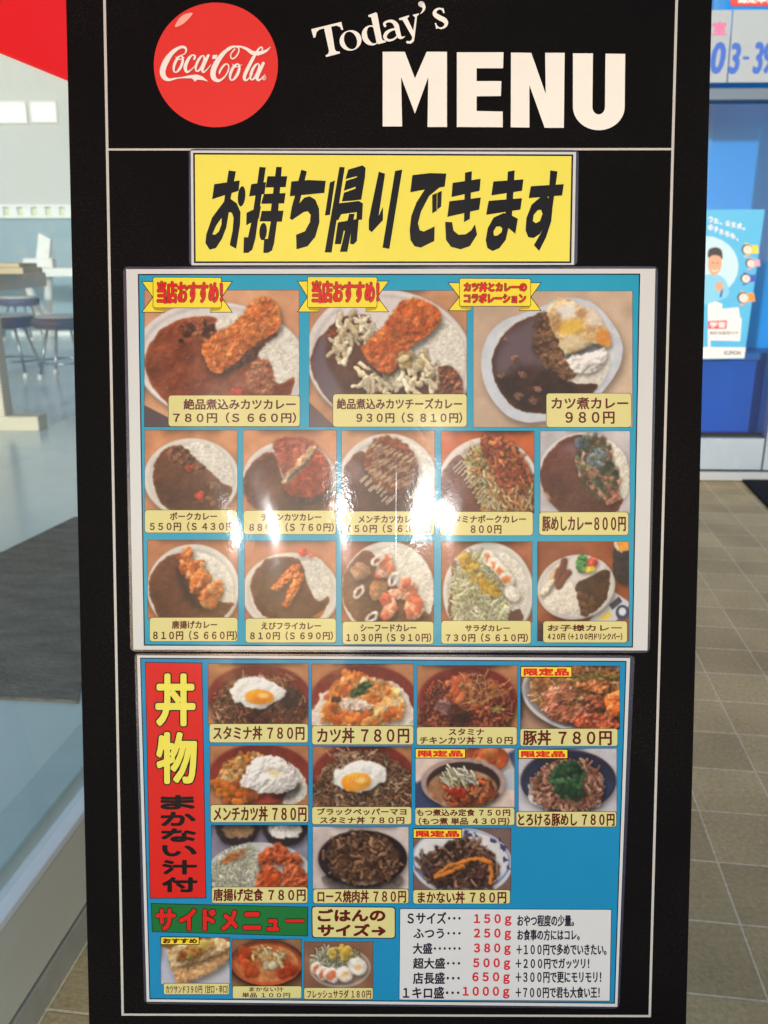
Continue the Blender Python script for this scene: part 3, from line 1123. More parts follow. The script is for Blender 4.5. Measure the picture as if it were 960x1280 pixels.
def dish_childrens_plate(p):
    p.table((158, 86, 52), (142, 72, 44), 160)
    p.put(p.poly([(342, 500), (480, 560), (480, 640), (342, 640)], sm=False, soft=20), (66, 44, 44))
    p.lump(p.poly([(800, 60), (892, 60), (892, 280), (805, 250)], soft=3), (52, 44, 48), 14, .6, .4, 20)
    p.put(p.ell(850, 45, 50, 50, soft=6), (226, 214, 200))
    p.put(p.ell(855, 48, 42, 42, soft=6), (234, 160, 60))
    p.put(p.poly([(640, 520), (800, 330), (900, 400), (800, 520)], sm=False), (206, 210, 216))
    p.put(p.poly([(770, 410), (830, 360), (850, 390), (790, 440)], sm=False), (66, 66, 80))
    p.put(p.ell(850, 455, 40, 45), (60, 70, 110))
    p.put(p.ell(850, 450, 22, 24, soft=8), (224, 230, 236))
    p.put(p.poly([(700, 500), (770, 440), (790, 480), (740, 500)], sm=False), (230, 200, 90))
    p.plate(575, 305, 234, 192, -12, (214, 208, 204), .06, .5)
    q1 = p.poly([(575, 285), (750, 200), (775, 270), (740, 400), (630, 470), (590, 400)], 5, 24)
    p.curry(q1, (58, 36, 28), (80, 52, 38), (96, 60, 40), .1)
    p.bits(p.poly([(580, 340), (660, 330), (690, 420), (610, 460)]), 40, 22, [(96, 58, 44), (74, 44, 34), (116, 76, 58)])
    p.rice(p.poly([(540, 275), (570, 330), (600, 450), (560, 480), (430, 440), (385, 380), (450, 330)], 6, 20), (222, 212, 200), 200)
    p.put(p.poly([(545, 130), (700, 140), (740, 190), (570, 270)], soft=6), (222, 216, 212))
    for i in range(7):
        p.lump(p.ell(475 - i * 15, 190 + i * 24, 34, 18, -40, soft=3), (226, 216, 190) if i != 3 else (200, 210, 150), 8, .7, .3, 12, (232, 160, 100) if i in (1, 2, 3) else (232, 226, 206), .05, sh=.6)
    for a, b in (((505, 150), (500, 240)), ((468, 215), (470, 300)), ((530, 220), (480, 290))):
        p.cap([a, ((a[0] + b[0]) / 2 - 6, (a[1] + b[1]) / 2), b], 36, (112, 48, 32), .5)
    p.lump(p.poly([(580, 130), (620, 105), (640, 150), (630, 210), (600, 220), (575, 180)], 8, 16), (46, 112, 60), 12, .8, 1.6, 12, (84, 150, 80), .15)
    p.lump(p.ell(670, 155, 36, 30, 0, 4, 14), (206, 52, 44), 12, .8, .8, 12, (224, 100, 80), .1, .4)
    p.lump(p.ell(655, 200, 34, 18, -10, 4, 14), (214, 196, 60), 10, .7, .6, 12)
    p.finish()


def _bowl_table(p, wide=True):
    p.table((190, 132, 92), (176, 116, 80), 100)


def dish_stamina_bowl(p):
    _bowl_table(p)
    p.bowl(250, 175, 228, 138)
    m = p.poly([(80, 150), (150, 100), (280, 85), (380, 120), (440, 180), (455, 260), (400, 320), (100, 320), (50, 270), (45, 210)], 10, 20)
    p.shreds(m, 420, 30, 6, ((128, 80, 54), (176, 128, 100), (96, 58, 44), (206, 160, 128), (150, 80, 50), (186, 96, 54)), (88, 54, 40))
    p.bits(p.ell(390, 190, 40, 28), 24, 16, [(66, 44, 38), (90, 60, 50)])
    p.bits(p.ell(260, 275, 50, 24), 24, 16, [(70, 46, 40), (90, 50, 36)])
    p.strands(p.ell(350, 110, 80, 30), 14, 60, 4, [(206, 150, 110), (190, 110, 70)], -30, 60, 1.2, .8)
    p.egg(235, 160, 120, 66, 250, 183, 66, 34, 4)
    p.finish()


def dish_cutlet_bowl(p):
    _bowl_table(p)
    p.bowl(725, 180, 232, 142)
    p.rice(p.poly([(560, 150), (700, 100), (860, 120), (930, 200), (930, 320), (520, 320), (500, 230)], 8, 20), (214, 190, 176), 200, 8)
    m = p.poly([(570, 150), (620, 90), (660, 65), (740, 95), (830, 110), (900, 190), (910, 250), (850, 300), (560, 310), (540, 230)], 10, 24)
    p.lump(m, (206, 122, 56), 26, .5, 1.8, 24, (236, 186, 120), .2, .3)
    p.bits(m, 60, 13, [(224, 128, 58), (238, 204, 150), (196, 90, 40), (242, 220, 180)], .85)
    p.lump(p.poly([(610, 200), (700, 190), (760, 220), (720, 250), (640, 240)], 8, 18), (206, 176, 160), 12, .7, 1, 14, (228, 208, 190), .1, .4)
    p.bits(p.ell(600, 195, 16, 12), 6, 14, [(90, 52, 40)])
    p.bits(p.poly([(560, 230), (700, 250), (800, 290), (600, 300)]), 36, 16, [(226, 130, 60), (206, 96, 40), (234, 160, 90)], .85)
    p.strands(p.poly([(740, 115), (745, 150), (700, 180), (670, 175), (690, 150)]), 24, 24, 9, [(52, 96, 48), (40, 74, 40), (84, 128, 70)], -60, 20)
    p.finish()


def dish_chicken_cutlet_bowl(p):
    _bowl_table(p)
    p.bowl(250, 195, 222, 152)
    m = p.poly([(80, 150), (170, 105), (280, 90), (380, 110), (440, 180), (440, 290), (380, 330), (60, 330), (40, 230)], 10, 20)
    p.shreds(m, 300, 34, 8, ((166, 84, 56), (130, 64, 46), (206, 120, 80), (100, 56, 48), (196, 96, 60)), (106, 52, 40))
    p.bits(p.poly([(170, 110), (270, 100), (270, 190), (180, 200)]), 40, 18, [(206, 92, 54), (226, 130, 80)])
    p.lump(p.ell(140, 225, 40, 32, 0, 8, 16), (128, 88, 84), 14, .6, 1, 14, (164, 120, 116), .2, .3)
    p.lump(p.ell(215, 265, 55, 34, 0, 8, 16), (60, 36, 32), 14, .6, 1, 14, (90, 50, 40), .2, .1)
    p.strands(p.poly([(220, 90), (330, 80), (400, 130), (330, 190), (240, 180)]), 60, 40, 4, [(232, 176, 130), (226, 150, 90), (206, 120, 70)], 0, 180, 1.2, .85)
    p.strands(p.poly([(240, 180), (400, 120), (420, 170), (260, 240)]), 26, 90, 4, [(226, 170, 110), (200, 110, 60)], -35, -10, .3, .85)
    p.strands(p.ell(385, 240, 26, 14), 14, 34, 5, [(206, 170, 90), (226, 196, 120)], -40, 40)
    p.finish()


def dish_pork_bowl(p):
    p.table((196, 156, 128), (176, 138, 116), 100)
    p.put(p.ell(500, 110, 36, 24), (196, 110, 96))
    m = p.ell(790, 175, 296, 170, 8, soft=4)
    p.shadow(m, -8, 18, 14, .5)
    p.put(m, p.tex((150, 140, 140), .06, 60))
    p.put(np.clip(m - p.ell(796, 172, 288, 160, 8, soft=5), 0, 1), (206, 204, 208))
    q = p.ell(800, 170, 268, 140, 8, soft=5)
    p.shreds(q, 120, 40, 10, ((190, 140, 92), (166, 110, 66), (212, 170, 120)), (140, 92, 58))
    for pts, c in (([(600, 160), (680, 120), (740, 150), (730, 200), (650, 220), (600, 195)], (150, 96, 72)), ([(740, 110), (830, 95), (890, 130), (860, 165), (770, 150)], (176, 108, 66)),
                   ([(600, 220), (700, 215), (790, 240), (770, 300), (650, 290), (610, 260)], (146, 88, 66)), ([(760, 190), (850, 180), (870, 230), (800, 250)], (120, 66, 46)),
                   ([(740, 265), (850, 255), (930, 290), (900, 330), (750, 320)], (146, 70, 46)), ([(870, 190), (940, 150), (950, 260), (890, 260)], (196, 100, 50))):
        p.lump(p.poly(pts, 7, 20), c, 16, .9, 1.6, 16, tuple(np.array(c) * 1.35), .2, .75, sh=.4)
        p.food *= 1 - .8 * p.poly(pts)
    p.strands(p.ell(830, 95, 110, 18), 40, 30, 6, [(196, 150, 80), (166, 150, 80)], -40, 40)
    p.finish()


def dish_minced_cutlet_bowl(p):
    _bowl_table(p)
    p.bowl(255, 150, 228, 136)
    p.rice(p.poly([(380, 100), (460, 180), (440, 270), (360, 280), (380, 200)], 6, 16), (206, 186, 170), 120, 8)
    m = p.poly([(90, 110), (160, 65), (260, 60), (300, 130), (260, 250), (120, 280), (60, 220), (70, 160)], 9, 20)
    p.lump(m, (166, 112, 62), 22, .5, 1.8, 20, (206, 160, 100), .2, .25)
    p.bits(m, 50, 12, [(196, 130, 60), (214, 180, 130), (136, 86, 50), (226, 140, 50)], .8)
    p.bits(p.poly([(50, 190), (150, 190), (240, 240), (160, 280), (90, 260)]), 36, 20, [(222, 128, 44), (196, 92, 36), (150, 80, 46)], .8)
    p.tone(p.poly([(300, 250), (400, 180), (440, 220), (380, 270)], soft=20), .45)
    w = p.poly([(180, 160), (240, 80), (320, 70), (390, 110), (430, 180), (400, 215), (320, 240), (220, 220), (170, 200)], 10, 26)
    p.lump(w, (216, 208, 206), 22, .9, 1.6, 34, (234, 230, 228), .04, .3)
    p.food *= 1 - .8 * w
    p.put(p.ell(318, 145, 30, 12, 10, soft=14), (226, 206, 140), .8)
    p.finish()


def dish_pepper_mayo_bowl(p):
    _bowl_table(p)
    p.bowl(720, 160, 232, 150)
    m = p.poly([(570, 110), (660, 60), (780, 50), (860, 90), (930, 160), (930, 290), (560, 300), (500, 220), (520, 160)], 10, 20)
    p.shreds(m, 440, 36, 6, ((140, 100, 72), (186, 150, 118), (104, 70, 54), (206, 176, 146), (160, 110, 76)), (92, 62, 48))
    p.strands(p.ell(640, 70, 80, 26), 16, 60, 6, [(196, 160, 130), (176, 130, 96)], -30, 60, 1.0, .8)
    p.egg(710, 160, 128, 64, 690, 185, 66, 42, -6)
    for i in range(6):
        x = 650 + i * 17
        p.cap([(x, 190 - i), (x + 10, 150 + (i % 2) * 8)], 3, (250, 226, 180), 1, .6)
    p.finish()


def dish_stew_set(p):
    p.table((226, 206, 196), (214, 190, 180), 100)
    p.put(p.poly([(15, 190), (60, 170), (140, 300), (463, 300), (463, 130), (430, 60), (463, 40), (463, 320), (15, 320)], sm=False, soft=12), (62, 70, 108))
    p.bowl(330, 80, 105, 62, (60, 34, 36), (196, 88, 50))
    p.bits(p.ell(330, 80, 70, 30), 26, 22, [(224, 140, 80), (206, 100, 56)], .9)
    p.put(p.ell(450, 175, 50, 48), (190, 196, 206))
    m = p.ell(232, 190, 190, 112, soft=4)
    p.shadow(m, 4, 14, 12, .5)
    p.put(m, p.tex((176, 150, 144), .06, 50))
    p.put(p.ell(232, 192, 166, 96, soft=5), (58, 42, 42))
    s_ = p.ell(228, 215, 156, 84, soft=6)
    p.put(s_, p.tex((158, 112, 82), .1, 40, 3, (180, 140, 108)))
    p.shreds(p.poly([(160, 210), (240, 180), (340, 190), (380, 240), (300, 290), (180, 285)], 8, 20), 90, 34, 14, ((166, 80, 46), (196, 96, 56), (120, 66, 46), (186, 120, 80)), (112, 60, 44))
    p.bits(p.ell(190, 225, 26, 14), 6, 22, [(206, 60, 36)])
    p.strands(p.poly([(180, 140), (240, 130), (300, 190), (240, 190), (150, 190)]), 44, 66, 8, [(226, 220, 190), (206, 206, 160), (236, 232, 214)], 10, 70)
    p.finish()


def dish_melting_pork(p):
    p.table((206, 204, 212), (190, 190, 202), 120)
    p.bowl(705, 180, 214, 138, (40, 44, 66), (56, 62, 88), .1)
    m = p.poly([(570, 150), (640, 100), (740, 90), (820, 120), (860, 210), (830, 280), (720, 310), (600, 300), (540, 210)], 10, 20)
    p.rice(p.poly([(530, 200), (600, 140), (840, 140), (850, 270), (800, 300), (560, 290)], 8, 16), (206, 196, 196), 160, 8)
    p.shreds(m, 320, 32, 11, ((190, 138, 116), (166, 112, 92), (206, 160, 140), (140, 90, 74)), (130, 88, 74))
    p.bits(p.poly([(640, 140), (700, 100), (770, 120), (770, 190), (720, 220), (640, 200)]), 120, 14, [(52, 96, 66), (76, 122, 80), (40, 70, 54), (96, 140, 96)], .7)
    p.bits(p.poly([(650, 200), (720, 210), (790, 250), (740, 260), (660, 240)]), 30, 14, [(48, 76, 56), (70, 100, 70)], .7)
    p.finish()


def dish_fried_chicken_set(p):
    p.table((150, 148, 166), (130, 126, 146), 120)
    for x, rx, c in ((158, 92, (150, 118, 88)), (375, 100, (226, 222, 216))):
        p.lump(p.poly([(x - rx, 20), (x + rx, 20), (x + rx * .85, 85), (x + rx * .4, 112), (x - rx * .4, 112), (x - rx * .85, 85)]), (44, 36, 42), 14, .6, .3, 20)
        p.put(p.ell(x, 40, rx * .78, 42, soft=5), p.tex(c, .08, 24))
    p.plate(258, 240, 240, 140, 0, (212, 208, 210), .05)
    m = p.poly([(60, 190), (110, 135), (200, 120), (260, 150), (250, 240), (240, 320), (50, 320), (40, 250)], 8, 20)
    p.shreds(m, 380, 30, 5, ((214, 216, 190), (230, 230, 214), (204, 208, 176), (222, 218, 198)), (204, 204, 178), .82)
    p.strands(p.poly([(80, 190), (180, 130), (190, 160), (110, 200)]), 26, 34, 6, [(226, 140, 80), (232, 160, 110)], -50, 0, .3, .8)
    for q in ([(250, 160), (300, 120), (330, 150), (320, 210), (260, 210)], [(315, 130), (340, 95), (390, 130), (380, 200), (330, 200)], [(380, 150), (430, 150), (455, 195), (400, 210)],
              [(260, 220), (330, 210), (360, 260), (340, 320), (245, 320)], [(370, 215), (440, 205), (475, 250), (475, 320), (370, 320)]):
        p.lump(p.poly(q, 7, 16), (150, 66, 40), 18, .9, 1.8, 16, (190, 96, 56), .2, .25, sh=.45)
    p.bits(p.ell(310, 270, 36, 30), 14, 18, [(206, 84, 40)], .9)
    p.finish()


def dish_grilled_loin_bowl(p):
    p.table((216, 204, 200), (200, 186, 184), 120)
    p.lump(p.poly([(560, 250), (900, 250), (860, 320), (620, 320)]), (120, 108, 106), 14, .5, .3, 20)
    p.bowl(732, 172, 204, 128, (30, 26, 34), (40, 34, 42), .1)
    p.rice(p.ell(730, 205, 150, 88, soft=5), (196, 182, 160), 120, 8)
    m = p.poly([(570, 130), (640, 75), (740, 60), (830, 80), (900, 150), (900, 220), (830, 275), (700, 280), (600, 240), (570, 180)], 10, 20)
    p.shreds(m, 330, 36, 12, ((126, 88, 66), (150, 108, 80), (100, 68, 54), (166, 124, 96), (84, 58, 50)), (86, 60, 50))
    p.finish()


def dish_staff_meal_bowl(p):
    p.table((126, 100, 96), (110, 86, 84), 120)
    m = p.ell(265, 190, 232, 158, 4, soft=4)
    p.put(m, p.tex((206, 208, 216), .03, 80))
    i = p.ell(262, 170, 214, 128, 4, soft=8)
    p.put(np.clip(p.ell(263, 182, 224, 144, 4, soft=4) - p.ell(263, 180, 217, 138, 4, soft=4), 0, 1), (86, 116, 190), .8)
    p.put(i, p.tex((222, 220, 222), .03, 80))
    for x, y, r in ((290, 62, 20), (330, 70, 12), (455, 125, 22), (410, 95, 13), (465, 180, 14), (478, 215, 12), (440, 90, 9)):
        p.put(p.ell(x, y, r, r * .6, 40, 8, 10), (52, 56, 100), .9)
    q = p.poly([(90, 240), (110, 160), (180, 130), (220, 90), (290, 85), (360, 110), (420, 180), (425, 270), (360, 300), (160, 300)], 10, 18)
    p.shreds(q, 240, 44, 12, ((120, 84, 70), (150, 110, 92), (84, 56, 50), (166, 128, 110), (66, 46, 44)), (76, 52, 46))
    p.strands(p.ell(95, 205, 34, 40), 12, 50, 12, [(96, 76, 76), (130, 100, 90)], 30, 90)
    for pts in ([(145, 250), (200, 215), (290, 180)], [(150, 258), (220, 230), (270, 205)], [(400, 200), (405, 240), (395, 290)], [(300, 175), (340, 172), (400, 190)]):
        p.cap(pts, 17, (214, 130, 56), .5)
    p.finish()


def dish_cutlet_sandwich(p):
    p.table((150, 104, 70), (136, 92, 62), 100)
    p.put(p.poly([(66, 170), (120, 190), (140, 310), (66, 320)], sm=False, soft=8), (190, 194, 214))
    p.put(p.poly([(130, 300), (320, 200), (326, 320), (120, 320)], sm=False, soft=8), (196, 196, 206))
    p.lump(p.poly([(90, 190), (120, 235), (290, 170), (320, 185), (290, 245), (160, 308), (120, 300)], 3, 14), (196, 150, 104), 8, .7, .6, 10, (214, 172, 124), .12)
    p.lump(p.poly([(90, 185), (180, 150), (280, 140), (320, 175), (130, 245)], 3, 14), (222, 186, 134), 8, .5, .8, 9, (232, 204, 160), .1)
    p.lump(p.poly([(125, 200), (180, 165), (260, 155), (250, 180), (160, 220)], 5, 12), (176, 116, 62), 8, .7, 1.2, 10, (206, 150, 90), .2)
    p.bits(p.poly([(125, 200), (180, 165), (260, 155), (250, 180), (160, 220)]), 20, 13, [(206, 140, 76), (166, 92, 46), (196, 170, 90)], .8)
    p.finish()


def dish_soup(p):
    p.table((150, 112, 84), (136, 98, 72), 100)
    p.bowl(462, 232, 140, 88, (40, 26, 28), (178, 84, 50), .14)
    p.put(p.ell(462, 232, 116, 70, soft=6), p.tex((186, 102, 58), .1, 30, 3, (206, 140, 90)))
    p.bits(p.poly([(360, 200), (400, 190), (410, 240), (430, 270), (380, 270)]), 14, 18, [(206, 92, 48), (190, 76, 40)], .85)
    p.bits(p.ell(540, 260, 30, 16), 6, 20, [(200, 70, 40)], .85)
    p.strands(p.ell(470, 215, 60, 34), 46, 34, 9, [(222, 190, 130), (196, 150, 90), (230, 210, 160)], 0, 180, .8, .75)
    p.bits(p.ell(475, 245, 22, 10), 6, 18, [(232, 220, 190)], .9)
    p.finish()


def dish_salad(p):
    p.table((150, 108, 84), (136, 96, 76), 100)
    m = p.ell(735, 248, 112, 74, soft=4)
    p.put(m, (176, 152, 136), .8)
    p.put(np.clip(m - p.ell(735, 245, 106, 68, soft=4), 0, 1), (214, 206, 200), .7)
    p.shreds(p.ell(720, 220, 86, 42, 0, 6, 14), 120, 26, 6, ((206, 206, 176), (226, 222, 200), (186, 186, 146)), (166, 158, 124))
    p.bits(p.ell(740, 195, 44, 18), 24, 13, [(236, 196, 80), (240, 210, 110)], .8)
    for i, (x, y, r) in enumerate(((650, 250, 24), (675, 270, 28), (705, 275, 30), (750, 272, 32), (800, 245, 34))):
        p.lump(p.ell(x, y, r, r * .9, 40, 1, 20), (226, 218, 210), 8, .7, .3, 14, (236, 232, 226), .03, sh=.6)
        if i < 3:
            p.put(p.ell(x - 3, y + 2, r * .7, r * .45, -50, soft=5), (214, 110, 70), .9)
        else:
            p.put(p.ell(x + 2, y + 2, r * .42, r * .3, -30, soft=5), (232, 180, 110), .9)
    p.finish()


# ------------------------------------------------------------------ the setting
D7 = Vector((math.sin(R(7.4)), math.cos(R(7.4)), 0))      # the way the shop front runs
N7 = Vector((math.cos(R(7.4)), -math.sin(R(7.4)), 0))     # away from the shop front, to the right
TILE = 0.1225


def ground():
    m = mat('floor_tile', (150, 132, 104), 0.75, 0.1)
    t = m.node_tree
    b = t.nodes['Principled BSDF']
    geo = nd(t, 'ShaderNodeNewGeometry')
    mp = nd(t, 'ShaderNodeMapping')
    mp.inputs['Rotation'].default_value = (0, 0, R(7.4))
    p0 = G(875, 717)
    u0 = p0.dot(N7)
    v0 = G(900, 1015).dot(D7)
    mp.inputs['Location'].default_value = (-u0, -v0, 0)
    t.links.new(geo.outputs['Position'], mp.inputs[0])
    br = nd(t, 'ShaderNodeTexBrick')
    br.offset = 0
    br.inputs['Scale'].default_value = 1
    br.inputs['Brick Width'].default_value = TILE
    br.inputs['Row Height'].default_value = TILE
    br.inputs['Mortar Size'].default_value = 0.0021
    br.inputs['Mortar Smooth'].default_value = 0.4
    br.inputs['Color1'].default_value = tuple(lin((216, 193, 144))) + (1,)
    br.inputs['Color2'].default_value = tuple(lin((196, 174, 130))) + (1,)
    br.inputs['Mortar'].default_value = tuple(lin((242, 226, 188))) + (1,)
    t.links.new(mp.outputs[0], br.inputs['Vector'])
    n = nd(t, 'ShaderNodeTexNoise')
    n.inputs['Scale'].default_value = 130
    n.inputs['Detail'].default_value = 5
    n.inputs['Roughness'].default_value = 0.7
    t.links.new(geo.outputs['Position'], n.inputs['Vector'])
    n2 = nd(t, 'ShaderNodeTexNoise')
    n2.inputs['Scale'].default_value = 5
    n2.inputs['Detail'].default_value = 4
    t.links.new(geo.outputs['Position'], n2.inputs['Vector'])
    ad = math_node(t, 'ADD', math_node(t, 'MULTIPLY', n.outputs[0], 1.0), math_node(t, 'ADD', math_node(t, 'MULTIPLY', n2.outputs[0], 0.7), 0.12))
    mx = nd(t, 'ShaderNodeMix', data_type='RGBA', blend_type='MULTIPLY')
    mx.inputs[0].default_value = 1
    t.links.new(br.outputs[0], mx.inputs[6])
    t.links.new(ad, mx.inputs[7])
    t.links.new(mx.outputs[2], b.inputs['Base Color'])
    bp = nd(t, 'ShaderNodeBump')
    bp.inputs['Distance'].default_value = 0.001
    t.links.new(math_node(t, 'ADD', math_node(t, 'MULTIPLY', br.outputs['Fac'], -1.0), n.outputs[0]), bp.inputs['Height'])
    t.links.new(bp.outputs[0], b.inputs['Normal'])
    g = MB()
    g.poly([(-150, -150, 0), (150, -150, 0), (150, 150, 0), (-150, 150, 0)])
    tag(g.build('paved_ground', m), kind='structure')


ground()

WALL0 = G(100, 1190)                         # foot of the shop window


def W(px, py):
    """Where a ray meets the plane of the shop window (x away from it is N7)."""
    d_ = ray(px, py)
    t = (WALL0 - CP).dot(N7) / d_.dot(N7)
    return CP + d_ * t


ALU = mat('brushed_aluminium', (222, 220, 206), 0.42, 0.5, 0.25, var=0.06, scale=30, stretch=(1, 40, 40), bump=0.0002, bscale=200)
ALU_PALE = mat('pale_aluminium', (240, 242, 243), 0.35, 0.5, 0.1, var=0.03, scale=20)
DARK = mat('dark_gasket', (22, 22, 24), 0.7)


def shop_window():
    rot = (0, 0, -R(7.4))                    # local y runs along the front, local x away from it
    root = empty('shop_window', (WALL0.x, WALL0.y, 0), rot)
    tag(root, 'big shop window with a metal sill rail left of the menu board', 'window')
    Y0, Y1 = -1.6, 16.0
    zt = 0.0
    # heights read off the photograph on the plane of the window
    z_slot = (G(100, 1190) and W(100, 1145).z)
    z_top = W(100, 1016).z
    m = MB()
    m.box((-0.10, Y0, 0.0), (0.0, Y1, z_slot - .004))
    m.build('base_plate', mat('grey_base_plate', (176, 170, 154), 0.6, var=.12, scale=14, bump=.0004), root, bevel=.002)
    m = MB()
    m.box((-0.10, Y0, z_slot - .004), (-0.006, Y1, z_slot + .004))
    m.build('gasket', DARK, root)
    m = MB()
    m.box((-0.10, Y0, z_slot + .004), (0.0, Y1, z_top - .012))
    m.build('sill_rail', ALU, root, bevel=.0015)
    m = MB()
    m.box((-0.024, Y0, z_top - .012), (0.003, Y1, z_top))
    m.build('sill_lip', ALU_PALE, root, bevel=.002)
    m = MB()
    m.box((-0.042, Y0, z_top - .014), (-0.024, Y1, z_top - .004))
    m.build('glazing_bead', mat('beige_bead', (214, 206, 188), .5), root)
    m = MB()
    m.box((-0.10, Y0, z_top - .012), (-0.042, Y1, z_top + .002))
    m.build('inner_ledge', mat('pale_ledge', (206, 224, 222), .4, var=.05), root, bevel=.002)
    zb = W(40, 77).z
    m = MB()
    m.box((-0.021, Y0, z_top - .002), (-0.013, Y1, zb + 1.2))
    m.build('pane', glass_mat('clear_glass', (244, 250, 250), .7, 0, .09), root)
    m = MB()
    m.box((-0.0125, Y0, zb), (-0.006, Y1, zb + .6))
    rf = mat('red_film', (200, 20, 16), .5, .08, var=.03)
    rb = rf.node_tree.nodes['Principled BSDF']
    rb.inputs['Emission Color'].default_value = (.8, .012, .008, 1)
    rb.inputs['Emission Strength'].default_value = .55      # added glow keeps the band bright red; it is no lamp
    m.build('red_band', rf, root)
    m = MB()
    m.box((-0.10, Y0, zb + 1.2), (0.0, Y1, zb + 1.3))
    m.build('head_rail', ALU, root, bevel=.002)
    return root


shop_window()


def interior():
    f = MB()
    a = WALL0 - N7 * 0.10
    pts = [a - D7 * 1.6, a + D7 * 16, a + D7 * 16 - N7 * 14, a - D7 * 1.6 - N7 * 14]
    f.poly([(p.x, p.y, .004) for p in pts])
    tag(f.build('shop_floor', mat('smooth_floor', (206, 226, 224), .22, .9, var=.08, scale=1.6)), kind='structure')
    # mat on the shop floor
    q = [G(98, 880, .004), G(-260, 862, .004), G(-120, 720, .004), G(2, 692, .004), G(93, 648, .004), G(150, 640, .004)]
    c = sum(q, Vector()) / len(q)
    root = MB()
    loop = [(p.x - c.x, p.y - c.y) for p in q]
    root.slab(loop, 0.0, .006, bev=.003)
    mm = mat('mat_pile', (112, 108, 98), .95, .1, var=.42, scale=9, bump=.012, bscale=70, stretch=(1, 2.2, 1))
    o = root.build('floor_mat', mm)
    o.location = (c.x, c.y, .0045)
    tag(o, 'large dark grey pile mat on the shop floor behind the window', 'mat')
    # back wall
    yb = 11.5
    r = empty('dining_room_wall', (-4.8, yb, 0))
    tag(r, 'pale back wall of the dining room with high bright windows', 'wall')
    zl = CAM_H + yb * math.tan(R(17) * -1 + math.atan((640 - 273) / FPX))
    zu = CAM_H + yb * math.tan(-R(17) + math.atan((640 - 256) / FPX))
    m = MB()
    m.box((-6, 0, 0), (5, .2, zl))
    m.build('dado', mat('grey_blue_dado', (142, 164, 176), .7, var=.05, scale=2), r)
    m = MB()
    m.box((-6, -.06, zl), (5, .2, zl + .03))
    m.box((-6, -.06, zu - .03), (5, .2, zu))
    for i in range(60):
        x = -5.8 + i * .18
        m.box((x, -.05, zl + .03), (x + .11, -.02, zu - .03))
    m.build('slatted_ledge', mat('white_slats', (226, 230, 230), .6), r)
    m = MB()
    m.box((-6, 0, zu), (5, .2, 4.6))
    m.build('upper_plaster', mat('cream_plaster', (196, 199, 197), .8, var=.02, scale=2), r)
    for px0, px1, y0, y1 in ((-60, 28, 131, 150), (43, 66, 131, 149), (-150, -75, 131, 150)):
        k = yb / CF.y / 1.0
        def pt(px, py):
            d_ = ray(px, py)
            t = (yb - .03) / d_.y
            return CP + d_ * t
        A, C = pt(px0, y1), pt(px1, y0)
        m = MB()
        m.box((A.x + 4.8 - .04, -.03, A.z - .04), (C.x + 4.8 + .04, -.001, C.z + .04))
        w = m.build('window', mat('white_frame', (226, 228, 226), .5), r)
        m = MB()
        m.box((A.x + 4.8, -.036, A.z), (C.x + 4.8, -.031, C.z))
        g = mat('daylit_pane', (240, 244, 248), .3)
        b = g.node_tree.nodes['Principled BSDF']
        b.inputs['Emission Color'].default_value = (.95, .98, 1, 1)
        b.inputs['Emission Strength'].default_value = .8
        m.build('pane', g, w)

    def at(px, py, z):
        """Point at height z seen at a picture position (fixes the distance)."""
        return G(px, py, z)

    # tables and stools
    WOOD = mat('pale_wood', (214, 206, 186), .5, var=.07, scale=8, stretch=(1, 8, 8))
    WHITE = mat('white_laminate', (222, 226, 228), .4, var=.02)

    # near table: T-shaped wooden legs
    ft = G(26, 537)
    r = empty('dining_table', (ft.x - .5, ft.y, .004))
    tag(r, 'pale wooden dining table with wide T foot nearest the shop window', 'table', 'tables in the dining room')
    h = CAM_H + ft.y * math.tan(-R(17) + math.atan((640 - 343) / FPX))
    m = MB()
    m.box((-.8, -.42, h - .075), (.56, .42, h))
    m.build('table_top', WOOD, r, bevel=.006)
    for x in (.38,):
        m = MB()
        m.box((x - .07, -.05, .07), (x + .07, .05, h - .075))
        m.build('leg', WOOD, r, bevel=.004)
    m = MB()
    m.box((.05, -.06, .0), (.62, .06, .075))
    m.build('foot', WOOD, r, bevel=.006)
    m = MB()
    m.box((-.6, -.05, .0), (-.46, .05, h - .075))
    m.build('leg', WOOD, r, bevel=.004)

    # white counter table further back
    fb = G(58, 420)
    r = empty('counter_table', (fb.x, fb.y, .004))
    tag(r, 'long white table on two white legs against the dining room wall', 'table', 'tables in the dining room')
    h2 = CAM_H + fb.y * math.tan(-R(17) + math.atan((640 - 335) / FPX))
    m = MB()
    m.box((-2.2, -.3, h2 - .09), (1.2, .45, h2))
    m.build('table_top', WHITE, r, bevel=.006)
    for x, ln in ((-.06, -.06), (.1, .1)):
        m = MB()
        m.tube([(x * .3, 0, .05), (x * 1.6 - .06, 0, h2 - .09)], .045, 12)
        m.build('leg', WHITE, r, smooth=True)
    m = MB()
    m.box((-.36, -.08, 0), (.7, .08, .055))
    m.build('foot', WHITE, r, bevel=.01)
    m = MB()
    m.box((-1.9, -.05, .0), (-1.78, .05, h2 - .09))
    m.build('leg', WHITE, r)
    # things on it
    c = Vector((fb.x + .06, fb.y - .1, h2 + .004))
    r2 = empty('napkin_holder', c)
    tag(r2, 'small white napkin holder standing on the long white table', 'napkin holder')
    m = MB()
    m.box((-.16, -.06, 0), (.16, .06, .10))
    m.build('tray', WHITE, r2, bevel=.01)
    m = MB()
    m.raw([(-.02, -.04, .1), (.12, -.04, .1), (.16, -.04, .3), (.04, -.04, .36), (-.02, .02, .1), (.12, .02, .1), (.16, .02, .3), (.04, .02, .36)],
          [(0, 1, 2, 3), (7, 6, 5, 4), (0, 4, 5, 1), (1, 5, 6, 2), (2, 6, 7, 3), (3, 7, 4, 0)])
